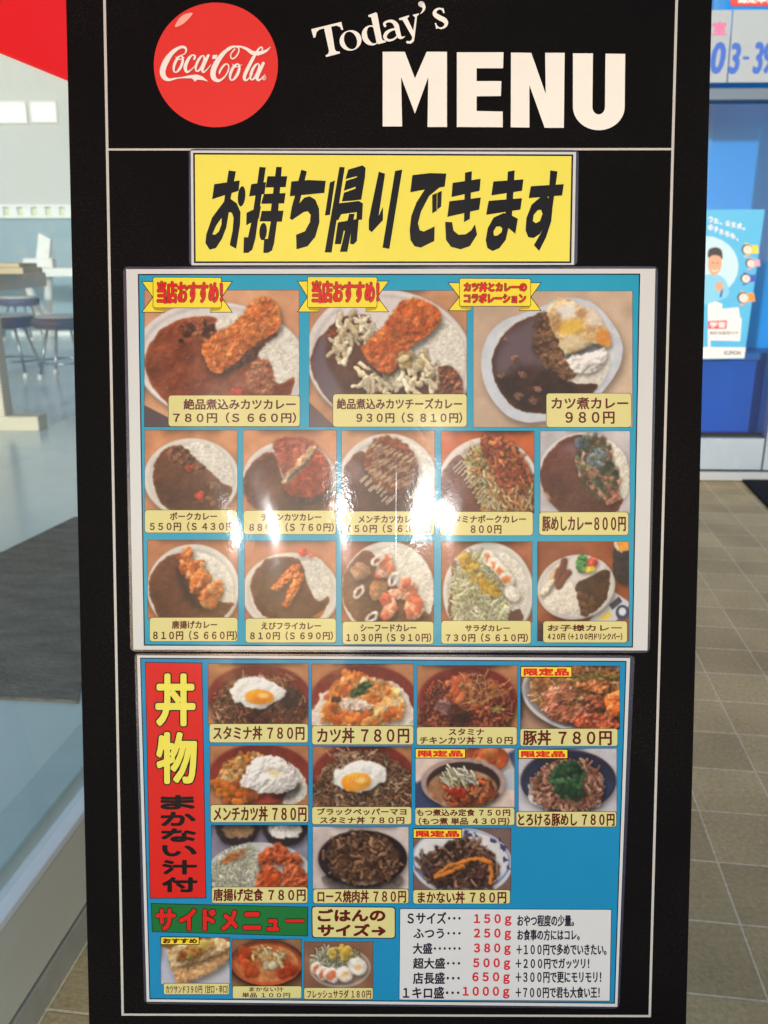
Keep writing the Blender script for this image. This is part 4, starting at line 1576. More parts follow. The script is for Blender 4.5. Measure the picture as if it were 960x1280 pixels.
    m.build('napkins', mat('white_paper', (232, 234, 234), .8), r2)
    ct = Vector((fb.x - .66, ft.y - .1, h + .004))
    m = MB()
    m.box((-.26, -.12, 0), (.14, .12, .03))
    m.box((-.24, -.11, .03), (.12, .11, .05))
    o = m.build('menu_folder', mat('beige_folder', (206, 190, 154), .6), None, bevel=.004)
    o.location = Vector((G(-30, 345, h).x, ft.y - .05, h + .0045))
    tag(o, 'beige menu folder lying on the wooden dining table', 'menu')

    SEAT = mat('plum_cushion', (92, 90, 118), .7, var=.1, scale=14)
    TOP = mat('pale_seat_top', (206, 208, 206), .5)
    CHROME = mat('steel_tube', (150, 160, 166), .3, .5, .7)
    RUB = mat('white_rubber', (216, 218, 214), .7)

    def stool(px, py, label, first=None):
        p = G(px, py)
        hs = .44
        r = empty('round_stool', (p.x, p.y, .004))
        tag(r, label, 'stool', 'stools in the dining room')
        if first:
            for ch in first.children:
                c_ = ch.copy()
                COL.objects.link(c_)
                c_.parent = r
                for g_ in ch.children:
                    e_ = g_.copy()
                    COL.objects.link(e_)
                    e_.parent = c_
            return r
        m = MB()
        m.lathe([(.17, hs - .085), (.20, hs - .075), (.205, hs - .02), (.19, hs - .006)], n=32)
        m.build('cushion', SEAT, r, smooth=True)
        m = MB()
        m.lathe([(.188, hs - .005), (.188, hs + .006), (.175, hs + .012)], n=32)
        m.build('seat_top', TOP, r, smooth=True)
        for k in range(4):
            a = R(45 + 90 * k)
            m = MB()
            m.tube([(.12 * math.cos(a), .12 * math.sin(a), hs - .085), (.21 * math.cos(a), .21 * math.sin(a), .03)], .011, 8)
            lg = m.build('leg', CHROME, r, smooth=True)
            m = MB()
            m.lathe([(.018, 0), (.02, .03), (.014, .04)], (.212 * math.cos(a), .212 * math.sin(a), 0), 10)
            m.build('rubber_foot', RUB, lg, smooth=True)
        m = MB()
        m.tube([(.195 * math.cos(t), .195 * math.sin(t), .12) for t in np.linspace(0, 2 * math.pi, 28, endpoint=False)], .008, 8, closed=True)
        m.build('foot_ring', CHROME, r, smooth=True)
        return r

    s1 = stool(18, 470, 'round plum stool just behind the wooden table, left of the other stool')
    stool(86, 472, 'round plum stool half hidden by the left edge of the menu board', s1)
    stool(30, 425, 'round stool in the gap under the long white table, farthest back', s1)


interior()


# ------------------------------------------------------------------ the far entrance on the right
def entrance():
    foot = G(885, 598)
    # stands square to the shop window
    ang = R(-2.0)
    T = Vector((math.cos(ang), math.sin(ang), 0))
    NN = Vector((math.sin(ang), -math.cos(ang), 0))      # towards the camera

    def E(px, py):
        d_ = ray(px, py)
        t = (foot - CP).dot(NN) / d_.dot(NN)
        p = CP + d_ * t
        return ((p - foot).dot(T), p.z)

    root = empty('glass_door', (foot.x, foot.y, 0), (0, 0, ang))
    tag(root, 'far blue glass entrance door with a pale aluminium bottom rail', 'door')
    X0, X1 = -1.30, 2.2
    z1 = E(910, 585)[1]
    z2 = E(910, 545)[1]
    zt = E(910, 122)[1]
    m = MB()
    m.box((X0, -.05, .004), (X1, .06, z1 - .004))
    m.build('threshold', mat('grey_threshold', (176, 182, 184), .45, .5, .2), root, bevel=.003)
    m = MB()
    m.box((X0, -.035, z1 - .004), (X1, .05, z1 + .004))
    m.build('gasket', DARK, root)
    xs = E(957, 500)[0]
    m = MB()
    m.box((X0, -.045, z1 + .004), (xs, .05, z2))
    m.build('bottom_rail', mat('rail_aluminium', (172, 186, 198), .4, .5, .3, var=.05), root, bevel=.003)
    m = MB()
    m.box((xs + .004, -.05, z1 + .004), (xs + .10, .055, 2.5))
    m.build('stile', mat('rail_aluminium', (172, 186, 198)), root, bevel=.003)
    m = MB()
    m.box((X0, -.04, zt - .015), (xs, .05, zt + .025))
    m.build('mid_rail', mat('slate_rail', (86, 104, 124), .5, .5, .3), root, bevel=.003)
    m = MB()
    m.box((X0, -.04, 2.3), (xs, .05, 2.5))
    m.build('top_rail', mat('slate_rail', (86, 104, 124)), root)
    m = MB()
    m.box((X0, -.004, z2 - .006), (xs, .004, zt - .013))
    m.build('pane', glass_mat('blue_glass', (206, 232, 250), .6, 0, .018), root)
    m = MB()
    m.box((X0, -.0041, zt + .023), (xs, .004, 2.302))
    m.build('pane', glass_mat('blue_glass', (150, 206, 244)), root)
    m = MB()
    m.box((X0, -.012, z2 - .002), (xs, -.005, z2 + .014))
    m.build('gasket', DARK, root)
    m = MB()
    m.box((xs + .104, -.006, z1 + .004), (X1, .002, 2.3))
    m.build('side_pane', glass_mat('blue_glass', (150, 206, 244)), root)

    # what stands behind the glass
    def at(x, y, z=0):
        return foot + T * x - NN * y + Vector((0, 0, z))

    zd = E(910, 455)[1]
    r = empty('lobby_wall', at(0, .42), (0, 0, ang))
    tag(r, 'bright blue lobby wall seen through the far glass door', 'wall')
    m = MB()
    m.box((-1.15, 0, 0), (2.6, .15, 3.0))
    m.build('blue_plaster', mat('lobby_blue', (70, 205, 248), .6, var=.10, scale=1.2), r)
    m = MB()
    for x in (-.05, .42, 1.2):
        m.box((x, -.03, .8), (x + .05, -.001, 2.4))
    m.build('pilasters', mat('pale_blue_trim', (150, 206, 234), .6), r)
    r = empty('lobby_counter', at(0, .2), (0, 0, ang))
    tag(r, 'dark blue lobby counter front behind the far glass door, below the poster', 'counter')
    m = MB()
    m.box((-1.2, -.05, 0), (2.2, .1, zd))
    m.build('counter_front', mat('navy_counter', (58, 112, 190), .5, var=.2, scale=2.4, stretch=(1, 1, .25)), r)
    m = MB()
    m.box((-1.2, -.08, zd), (2.2, .12, zd + .03))
    m.build('counter_top', mat('steel_blue_top', (96, 136, 176), .4), r, bevel=.004)
    # a small plant on the lobby counter
    px_ = E(925, 240)[0] * 1.12
    r = empty('potted_plant', at(px_, .22, zd + .031))
    tag(r, 'small potted plant blurred behind the far glass door above the poster', 'plant')
    m = MB()
    m.lathe([(.05, 0), (.075, .12), (.08, .13), (.07, .13)], n=18)
    m.build('pot', mat('blue_grey_pot', (104, 140, 168), .5), r, smooth=True)
    m = MB()
    rs = np.random.RandomState(5)
    for i in range(60):
        a, e, l = rs.uniform(0, 6.28), rs.uniform(.4, 1.4), rs.uniform(.1, .26)
        dv = Vector((math.cos(a) * math.cos(e), math.sin(a) * math.cos(e), math.sin(e)))
        sd = dv.cross(Vector((0, 0, 1))).normalized() * .018
        b0 = Vector((0, 0, .12))
        m.raw([b0, b0 + dv * l * .5 + sd, b0 + dv * l, b0 + dv * l * .5 - sd], [(0, 1, 2, 3)])
    m.build('leaves', mat('plant_leaf', (62, 104, 92), .6, var=.2), r)

    f = MB()
    pts = [at(-1.2, .07), at(2.2, .07), at(2.2, .42), at(-1.1, .42)]
    f.poly([(p.x, p.y, .004) for p in pts])
    tag(f.build('lobby_floor', mat('lobby_floor', (110, 120, 130), .4, var=.05)), kind='structure')

    def panel_proj(xo, zo):
        def pr(x, y):
            a, z = E(x, y)
            return (a - xo, z - zo)
        return pr

    def upright(name, px, py, yoff):
        a, z = E(px, py)
        p = foot + T * a + NN * yoff + Vector((0, 0, z))
        return empty(name, p, (math.pi / 2, 0, ang)), a, z

    # white telephone banner in two lengths
    r, a, z = upright('phone_banner', 930, 107, .052)
    tag(r, 'white banner with big blue telephone digits on the far door', 'banner')
    pr = panel_proj(a, z)
    for q in ([(800, 19), (908, 18), (901, 107), (800, 108)], [(909.5, 18), (1100, 17), (1100, 106), (902.5, 107)]):
        m = MB()
        m.slab([pr(*p) for p in q][::-1], 0, .004)
        m.build('banner_panel', mat('banner_cloth', (158, 172, 182), .6, var=.03), r)
    BLUE = mat('banner_blue', (40, 96, 196), .6)
    m = MB()
    write(m, '0', (881, 57, 900.5, 97), .0046, None, 1.6, .25, proj=pr)
    write(m, '3', (903, 58, 919, 97), .0046, None, 1.6, .25, proj=pr)
    write(m, '-', (921, 75, 929, 79), .0046, None, .8, proj=pr)
    write(m, '39', (932.5, 57, 960, 97), .0046, None, 1.6, .25, proj=pr)
    m.build('blue_digits', BLUE, r)
    m = MB()
    write(m, '教室', (866, 32, 901, 50), .0046, None, .8, proj=pr)
    m.build('pink_lettering', mat('banner_pink', (206, 110, 160), .6), r)

    r, a, z = upright('red_sign', 940, 14, .056)
    tag(r, 'red sign with white characters above the telephone banner', 'sign')
    pr = panel_proj(a, z)
    m = MB()
    m.slab([pr(*p) for p in rquad([(905, -30), (1060, -30), (1060, 13), (905, 14)], 4)][::-1], 0, .006)
    m.build('sign_panel', mat('sign_red', (206, 40, 32), .5), r)
    m = MB()
    write(m, '認定準会場', (914, 0, 972, 10.5), .0066, None, .6, proj=pr)
    m.build('lettering', mat('sign_white', (226, 226, 226), .6), r)

    # poster
    r, a, z = upright('poster', 905, 447, .008)
    tag(r, 'light blue poster with a man in a dark cap inside a pale circle', 'poster')
    pr = panel_proj(a, z)
    m = MB()
    m.slab([pr(*p) for p in [(802, 262), (955, 262), (929, 448), (805, 450)]][::-1], 0, .0008)
    m.build('poster_sheet', mat('poster_blue', (70, 176, 226), .45, var=.03), r)

    class PB(Brush):
        def P(s, p):
            return pr(p[0], p[1])

    def circ(cx, cy, rx, ry, n=24):
        return [(cx + rx * math.cos(t), cy + ry * math.sin(t)) for t in np.linspace(0, 2 * math.pi, n, endpoint=False)]
    m = MB()
    b = PB(m, None, None, .001)
    b.poly(circ(880, 333, 42, 38), mi=0)
    m.build('pale_circle', mat('poster_pale', (186, 220, 234), .5), r)
    m = MB()
    b = PB(m, None, None, .0011)
    b.poly([(868, 350), (884, 343), (898, 344), (907, 352), (910, 368), (896, 376), (868, 380)], mi=2, sm=True)
    b.poly([(886, 318), (892, 316), (899, 318), (901, 328), (899, 338), (893, 344), (888, 343), (884, 332)], mi=0, sm=True)
    b.poly([(884, 322), (885, 312), (894, 309), (901, 313), (902, 324), (898, 320), (890, 319)], mi=1, sm=True)
    b.poly([(894, 354), (901, 352), (903, 360), (897, 364), (893, 360)], mi=0, sm=True)
    b.poly([(900, 364), (903, 360), (901, 371), (898, 372)], mi=3)
    b.stroke([(889, 329, .8), (891, 328.5, .8)], mi=1)
    b.stroke([(895, 329, .8), (897, 328.5, .8)], mi=1)
    b.stroke([(889, 337, .9), (892, 339, 1.2), (896, 337, .9)], mi=4)
    m.build('printed_portrait', [mat('print_skin', (206, 160, 130), .5), mat('print_black', (36, 34, 40), .5), mat('print_sky', (120, 196, 232), .5), mat('print_navy', (40, 70, 150), .5), mat('print_white', (228, 230, 230), .5)], r)
    for (x, y, c_, s_) in ((935, 312, (232, 206, 50), 1.1), (939, 329, (206, 160, 190), .95), (933, 348, (40, 76, 186), 1.0), (930, 372, (236, 146, 50), 1.15)):
        m = MB()
        b = PB(m, None, None, .001)
        b.poly([(x + 2, y - 4.5 * s_), (x + 10 * s_, y - 5 * s_), (x + 11 * s_, y + 4 * s_), (x + 1, y + 4.5 * s_)], mi=0, sm=False)
        b.stroke([(x + 3, y - 4, 2), (x - 4, y - 7 * s_, 2)], mi=0)
        b.stroke([(x + 3, y + 4, 2), (x - 5, y + 8 * s_, 2)], mi=0)
        b.poly(circ(x - 2.5, y, 6.2 * s_, 6.0 * s_), mi=2)
        b.poly(circ(x - 1.5, y + .4, 5.0 * s_, 4.9 * s_), mi=1)
        b.stroke([(x - 2, y - 1.5, .8), (x - 2, y - 1, .8)], mi=2)
        b.stroke([(x - .5, y + 1.8, .8), (x - .2, y + 1.9, .8)], mi=2)
        k = '%d_%d_%d' % c_
        m.build('printed_figure', [mat('print_' + k, c_, .5), mat('print_face', (226, 214, 206), .5), mat('print_brown', (72, 62, 62), .5)], r)
    m = MB()
    b = PB(m, None, None, .001)
    b.poly([(884, 380), (892, 376), (902, 380), (901, 386), (922, 384), (924, 397), (926, 398), (924, 426), (887, 425), (887, 436), (884, 436)], mi=0)
    b.poly([(802, 433), (931, 434), (929.3, 447), (803, 449)], mi=0)
    m.build('white_box', mat('print_white', (228, 230, 230), .5), r)
    m = MB()
    b = PB(m, None, None, .0012)
    b.poly([(884, 401), (908, 400), (907, 411), (884, 411)])
    rl = m.build('red_label', mat('print_pink', (222, 70, 104), .5), r)
    m = MB()
    write(m, '学習', (886, 402, 905.5, 409.5), .0014, None, .3, proj=pr)
    m.build('lettering', mat('print_white', (228, 230, 230)), rl)
    m = MB()
    write(m, '無料体験受付中', (886, 413.5, 922, 418.5), .0013, None, .1, proj=pr)
    gp = mat('print_grey', (120, 126, 136), .5)
    m.build('notice_lettering', gp, r)
    m = MB()
    write(m, 'KUMON', (904, 438, 925, 443.5), .0013, None, .3, proj=pr)
    m.build('footer_lettering', gp, r)
    m = MB()
    for i, ch in enumerate('った、公文式。'):
        write(m, ch, (884 + i * 7.2, 271 + i * 1.6 + (4 if ch in '、。' else 0), 890.2 + i * 7.2 - (3 if ch in '、。' else 0), 278 + i * 1.6), .0012, None, .35, proj=pr)
    for i, ch in enumerate('の子たちも、'):
        write(m, ch, (884 + i * 7.0, 281 + i * 2.6 + (4 if ch in '、。' else 0), 890 + i * 7.0 - (3 if ch in '、。' else 0), 288 + i * 2.6), .0012, None, .35, proj=pr)
    m.build('white_lettering', mat('print_white', (228, 230, 230)), r)

    # dark door mat
    q = [G(927, 601), G(1010, 601), G(1040, 690), G(978, 655)]
    c = sum(q, Vector()) / 4
    m = MB()
    m.slab([(p.x - c.x, p.y - c.y) for p in q][::-1], 0, .010, bev=.003)
    o = m.build('door_mat', mat('door_mat_pile', (38, 38, 44), .95, .1, var=.2, scale=20, bump=.003, bscale=150))
    o.location = (c.x, c.y, .001)
    tag(o, 'blackish door mat on the tiles before the far glass door', 'mat')


entrance()


def added_shade_wall():
    """Added unseen wall behind the camera; it keeps the sun off the nearest tiles."""
    y0 = -2.2
    far = G(905, 958)
    k = math.tan(math.asin(SUN.z)) / math.hypot(SUN.x, SUN.y) * math.hypot(SUN.x, SUN.y)
    hd = Vector((SUN.x, SUN.y, 0)).normalized()
    dist = (far.y - y0) / -hd.y
    hgt = dist * math.tan(math.asin(SUN.z))
    m = MB()
    m.box((-.25, y0 - .2, 0), (5, y0, hgt))  # unseen blocker, added only to shade the near tiles
    tag(m.build('unseen_shade_wall', mat('shade_wall_render', (150, 146, 138), .8, var=.08, scale=6, bump=.001), bevel=.01), kind='structure')


added_shade_wall()


# ------------------------------------------------------------------ the menu board
TILT = (math.pi / 2 - LEAN, 0, 0)
board = empty('menu_board', BASE, TILT)
tag(board, 'tall black leaning menu board with white line frame and red round emblem', 'menu board')
laminate_group(board)
O0 = (0.0, 0.0)


def board_panel():
    bl = mat('black_panel', (11, 10, 12), .55, .022)
    t = bl.node_tree
    b = t.nodes['Principled BSDF']
    tc = nd(t, 'ShaderNodeTexCoord')
    n = nd(t, 'ShaderNodeTexNoise')
    n.inputs['Scale'].default_value = 700
    n.inputs['Detail'].default_value = 2
    t.links.new(tc.outputs['Object'], n.inputs['Vector'])
    bp = nd(t, 'ShaderNodeBump')
    bp.inputs['Distance'].default_value = .0004
    sm = nd(t, 'ShaderNodeTexNoise')
    sm.inputs['Scale'].default_value = 7
    sm.inputs['Detail'].default_value = 5
    sm.inputs['Distortion'].default_value = .6
    t.links.new(tc.outputs['Object'], sm.inputs['Vector'])
    n3 = nd(t, 'ShaderNodeTexNoise')
    n3.inputs['Scale'].default_value = 620
    n3.inputs['Detail'].default_value = 1
    t.links.new(tc.outputs['Object'], n3.inputs['Vector'])
    dust_sheen = math_node(t, 'MULTIPLY', math_node(t, 'POWER', n3.outputs[0], 6.0), math_node(t, 'MULTIPLY', math_node(t, 'POWER', sm.outputs[0], 3.0), 1.0))
    mxd = nd(t, 'ShaderNodeMix', data_type='RGBA')
    t.links.new(dust_sheen, mxd.inputs[0])
    mxd.inputs[6].default_value = tuple(lin((11, 10, 12))) + (1,)
    mxd.inputs[7].default_value = tuple(lin((150, 142, 126))) + (1,)
    t.links.new(mxd.outputs[2], b.inputs['Base Color'])
    t.links.new(math_node(t, 'ADD', math_node(t, 'MULTIPLY', sm.outputs[0], .25), .42), b.inputs['Roughness'])
    t.links.new(n.outputs[0], bp.inputs['Height'])
    t.links.new(bp.outputs[0], b.inputs['Normal'])
    TL, TR, BR_, BL_ = (81.5, 0), (891, 0), (858.5, 1280), (110.5, 1280)
    a0, a1 = B(*TL), B(*BL_)
    c0, c1 = B(*TR), B(*BR_)
    x0, x1 = (a0[0] + a1[0]) / 2, (c0[0] + c1[0]) / 2
    ytop, ybot = a0[1] + .10, B(480, 1292)[1]

    def ex(p, q, y):
        return p[0] + (q[0] - p[0]) * (y - p[1]) / (q[1] - p[1])
    face = [(ex(a0, a1, ybot), ybot), (ex(c0, c1, ybot), ybot), (ex(c0, c1, ytop), ytop), (ex(a0, a1, ytop), ytop)]
    m = MB()
    m.slab(face, -.012, 0.0, bev=.002)
    m.build('panel', bl, board)
    m = MB()
    cx, cy = (face[0][0] + face[1][0]) / 2, (ybot + ytop) / 2
    m.slab([(cx + (p[0] - cx) * .985, cy + (p[1] - cy) * .99) for p in face], -.030, -.0125)
    m.build('backing', mat('black_backing', (22, 22, 24), .6), board)
    FR = mat('black_steel', (24, 24, 26), .45, .5, .3)
    for sx in (face[0][0] + .05, face[1][0] - .05):
        m = MB()
        m.tube([(sx, ybot + .06, -.045), (sx, .012, -.045)], .013, 12)
        m.build('leg', FR, board, smooth=True)
        # rear strut back to the ground
        gz = Vector((sx, 0, 0))
        top = Vector((sx, ytop - .25, -.045))
        # ground line in the board frame: z component of world height is zero
        dz = -.42
        gy = -dz * math.sin(LEAN) / math.cos(LEAN)
        m = MB()
        m.tube([top, Vector((sx, gy + .014, dz))], .011, 12)
        m.build('rear_strut', FR, board, smooth=True)
    m = MB()
    m.tube([(face[0][0] + .05, ybot + .05, -.045), (face[1][0] - .05, ybot + .05, -.045)], .010, 10)
    m.build('crossbar', FR, board, smooth=True)

    # white line frame
    WL = mat('white_line', (168, 166, 162), .5, .3, var=.04)
    m = MB()
    q = lambda *p: [B(*v) for v in p]
    m.flat([q((128, -60), (131.4, -60), (155, 1266.5), (152, 1269))], .0004)
    m.flat([q((845.6, -60), (849, -60), (813.5, 1271), (810.5, 1268.5))], .0004)
    m.flat([q((152, 1269.2), (155, 1266.6), (810.4, 1268.4), (813.4, 1271.2))], .0004)
    m.flat([q((133.8, 185.8), (841.9, 185.2), (841.9, 188.0), (133.8, 188.4))], .00045)
    m.build('white_line_frame', WL, board)

    # headline
    WH = mat('white_vinyl', (206, 206, 200), .45, .3, var=.02)
    m = MB()
    f3 = lambda x, y: (470 + x / 3, 55 + y / 3)
    b = Brush(m, f3, O0, .0005)
    b.poly([(25, 30), (108, 30), (146, 130), (190, 30), (266, 30), (266, 312), (193, 312), (196, 125), (146, 262), (94, 125), (98, 310), (25, 310)])
    b.poly([(303, 32), (478, 32), (476, 92), (377, 92), (377, 140), (470, 140), (468, 196), (377, 197), (377, 252), (475, 254), (475, 313), (303, 312)])
    b.poly([(506, 33), (582, 34), (636, 188), (634, 34), (707, 34), (704, 315), (632, 315), (575, 155), (575, 314), (505, 313)])
    arc = lambda cx, cy, rx, ry, a0, a1, n: [(cx + rx * math.cos(t), cy + ry * math.sin(t)) for t in np.linspace(R(a0), R(a1), n)]
    b.poly([(738, 36), (813, 36)] + arc(834.5, 238, 23.5, 27, 180, 0, 10) + [(860, 37), (934, 38)] + arc(835, 236, 97, 88, 0, 180, 26))
    m.build('headline', WH, board, label='large white capital letters at the top')
    m = MB()
    ft = lambda x, y: (380 + x * .1979, y * .1979)
    b = Brush(m, ft, O0, .0005)
    b.poly([(46, 186), (236, 140), (248, 190), (238, 192), (228, 172), (205, 163), (172, 170), (195, 312), (204, 326), (226, 328), (228, 338), (140, 362), (137, 351), (154, 341), (158, 322), (127, 181), (98, 188), (80, 204), (72, 238), (60, 240)])
    def ov(cx, cy, rx, ry, a):
        a = R(a)
        return [(cx + rx * math.cos(t) * math.cos(a) - ry * math.sin(t) * math.sin(a), cy + rx * math.cos(t) * math.sin(a) + ry * math.sin(t) * math.cos(a)) for t in np.linspace(0, 2 * math.pi, 30, endpoint=False)]
    b.poly(ov(294, 257, 70, 64, -20), ov(294, 257, 40, 57, -18))
    b.poly(ov(425, 225, 60, 64, -20), ov(432, 223, 32, 55, -18))
    b.poly([(406, 98), (452, 80), (462, 84), (492, 248), (500, 257), (516, 258), (518, 268), (470, 281), (458, 268), (424, 112), (408, 108)])
    b.stroke([(512, 166, 16), (508, 150, 16), (530, 136, 14), (560, 138, 22), (582, 160, 30), (592, 200, 30), (602, 232, 26), (618, 240, 14), (636, 232, 5)])
    b.stroke([(584, 184, 10), (548, 192, 16), (520, 212, 22), (512, 238, 22), (532, 256, 16), (566, 250, 12), (596, 224, 10)])
    b.poly([(600, 118), (662, 98), (665, 106), (652, 118), (690, 195), (702, 112), (690, 102), (686, 96), (724, 86), (726, 94), (714, 104), (700, 225), (694, 262), (676, 277), (652, 277), (644, 268), (650, 260), (668, 262), (680, 254), (684, 236), (622, 128), (602, 128)])
    b.stroke([(740, 28, 38), (744, 30, 38)], sub=2)
    b.stroke([(752, 36, 26), (758, 54, 18), (748, 76, 10), (734, 88, 4)])
    b.stroke([(882, 82, 6), (872, 62, 10), (850, 57, 12), (828, 72, 20), (828, 94, 28), (856, 114, 32), (886, 130, 32), (898, 152, 24), (884, 174, 14), (858, 180, 10), (838, 166, 8), (830, 150, 6)])
    b.poly([(873, 54), (880, 52), (888, 82), (879, 84)])
    b.poly([(826, 148), (834, 147), (844, 183), (835, 185)])
    m.build('script_headline', WH, board, label='slanted white serif word above the capitals')

    # round emblem
    m = MB()
    cx, cy, rr = 270, 81.5, 77.5
    m.flat([[B(cx + rr * math.cos(t), cy + rr * 1.005 * math.sin(t)) for t in np.linspace(0, 2 * math.pi, 96, endpoint=False)]], .0006)
    rd = mat('emblem_red', (190, 42, 38), .45, .15, var=.04, scale=5)
    em = m.build('round_emblem', rd, board, label='red round emblem with white script')
    m = MB()
    b = Brush(m, lambda x, y: (x, y), O0, .0008)
    b.poly([(219, 34), (224, 24), (232, 18), (241, 17), (236, 24), (228, 31)], sm=True)
    m.build('printed_highlight', mat('emblem_pink', (236, 150, 138), .4, .1), em)
    fz = lambda x, y: (185 + x * .1771, 40 + y * .1771)
    for nm, dx, dy, z, mt in (('script_shadow', -5, -4, .0008, mat('emblem_grey', (160, 74, 66), .4)), ('script_lettering', 0, 0, .0012, mat('emblem_white', (208, 202, 198), .4, .2))):
        m = MB()
        b = Brush(m, lambda x, y: fz(x + dx, y + dy), O0, z)
        # first capital with its tail
        b.stroke([(236, 168, 5), (262, 158, 8), (272, 132, 13), (258, 112, 18), (222, 116, 20), (172, 152, 30), (128, 215, 40), (106, 278, 40), (116, 322, 34), (150, 341, 20), (200, 332, 10), (250, 324, 6)])
        b.poly([(205, 333), (250, 321), (300, 309), (350, 305), (388, 320), (428, 354), (385, 343), (352, 340), (333, 354), (314, 332), (268, 330)])
        b.ring(216, 231, 34, 66, 22, 19, 9)
        b.stroke([(200, 180, 5), (212, 196, 8), (236, 196, 7), (258, 184, 5)])
        b.stroke([(328, 196, 14), (334, 176, 14), (316, 168, 11), (290, 192, 20), (266, 248, 25), (276, 286, 17), (306, 272, 8), (346, 232, 5)])
        b.ring(370, 227, 30, 64, 24, 18, 9)
        b.stroke([(428, 170, 18), (404, 222, 20), (386, 268, 20), (394, 288, 13), (416, 272, 7), (446, 236, 4)])
        b.poly([(460, 168), (492, 166), (484, 194), (454, 195)])
        # second capital
        b.stroke([(590, 118, 12), (540, 150, 26), (490, 216, 36), (462, 284, 38), (468, 330, 34), (500, 348, 20), (538, 326, 10), (566, 284, 9), (572, 246, 9), (554, 230, 10), (528, 252, 14), (508, 286, 13), (508, 300, 6)])
        b.stroke([(520, 168, 14), (570, 122, 18), (612, 108, 14), (640, 116, 10), (642, 146, 9), (622, 180, 9), (600, 194, 9), (586, 182, 8), (590, 156, 8), (616, 124, 8)])
        b.stroke([(612, 110, 8), (650, 108, 12), (696, 124, 20), (740, 152, 28), (790, 154, 26), (836, 138, 16), (866, 110, 3)])
        b.ring(614, 288, 34, 66, 24, 20, 9)
        b.stroke([(598, 232, 5), (612, 250, 7), (640, 248, 6), (664, 236, 4)])
        b.stroke([(778, 172, 5), (804, 144, 9), (808, 118, 10), (792, 116, 10), (762, 158, 18), (718, 240, 24), (686, 308, 24), (684, 340, 18), (704, 342, 10), (742, 300, 5)])
        b.ring(756, 286, 30, 66, 24, 19, 9)
        b.stroke([(816, 226, 20), (792, 278, 22), (772, 326, 22), (782, 346, 14), (806, 330, 7), (828, 306, 4)])
        if nm == 'script_lettering':
            b.ring(821, 330, 15, 16, 0, 3.5, 3.5)
            b.stroke([(816, 338, 3), (816, 322, 3), (824, 324, 3), (824, 330, 3), (816, 331, 2), (826, 338, 3)], sub=2)
        m.build(nm, mt, em)


board_panel()

# inks
I_PAPER = ink('paper', (219, 222, 225), .02)
I_CYAN = ink('cyan', (34, 162, 200), .06)
I_CYAN2 = ink('cyan_lower', (28, 144, 198), .05)
I_BLACK = ink('black', (20, 18, 24))
I_YELLOW = ink('yellow', (246, 236, 98))
I_LABEL = ink('label', (224, 218, 150), .02)
I_LABEDGE = ink('label_edge', (70, 66, 50))
I_MAROON = ink('maroon', (98, 26, 24))
I_RED = ink('red', (222, 38, 34))
I_GREEN = ink('green', (26, 118, 58))
I_WHITE = ink('white', (222, 226, 231))
I_NAVY = ink('navy_text', (36, 34, 50))
I_FIG = ink('figure_red', (214, 50, 66))
I_RIBBON = ink('ribbon', (246, 226, 60))
I_FOLD = ink('ribbon_fold', (186, 166, 40))


def film_mat():
    m = mat('laminate_film', (52, 54, 74), .25, .5)
    t = m.node_tree
    b = t.nodes['Principled BSDF']
    b.inputs['Alpha'].default_value = .6
    g = nd(t, 'ShaderNodeGroup')
    g.node_tree = LAM
    t.links.new(g.outputs[0], b.inputs['Normal'])
    b.inputs['Coat Weight'].default_value = .6
    b.inputs['Coat Roughness'].default_value = .1
    return m


FILM = film_mat()


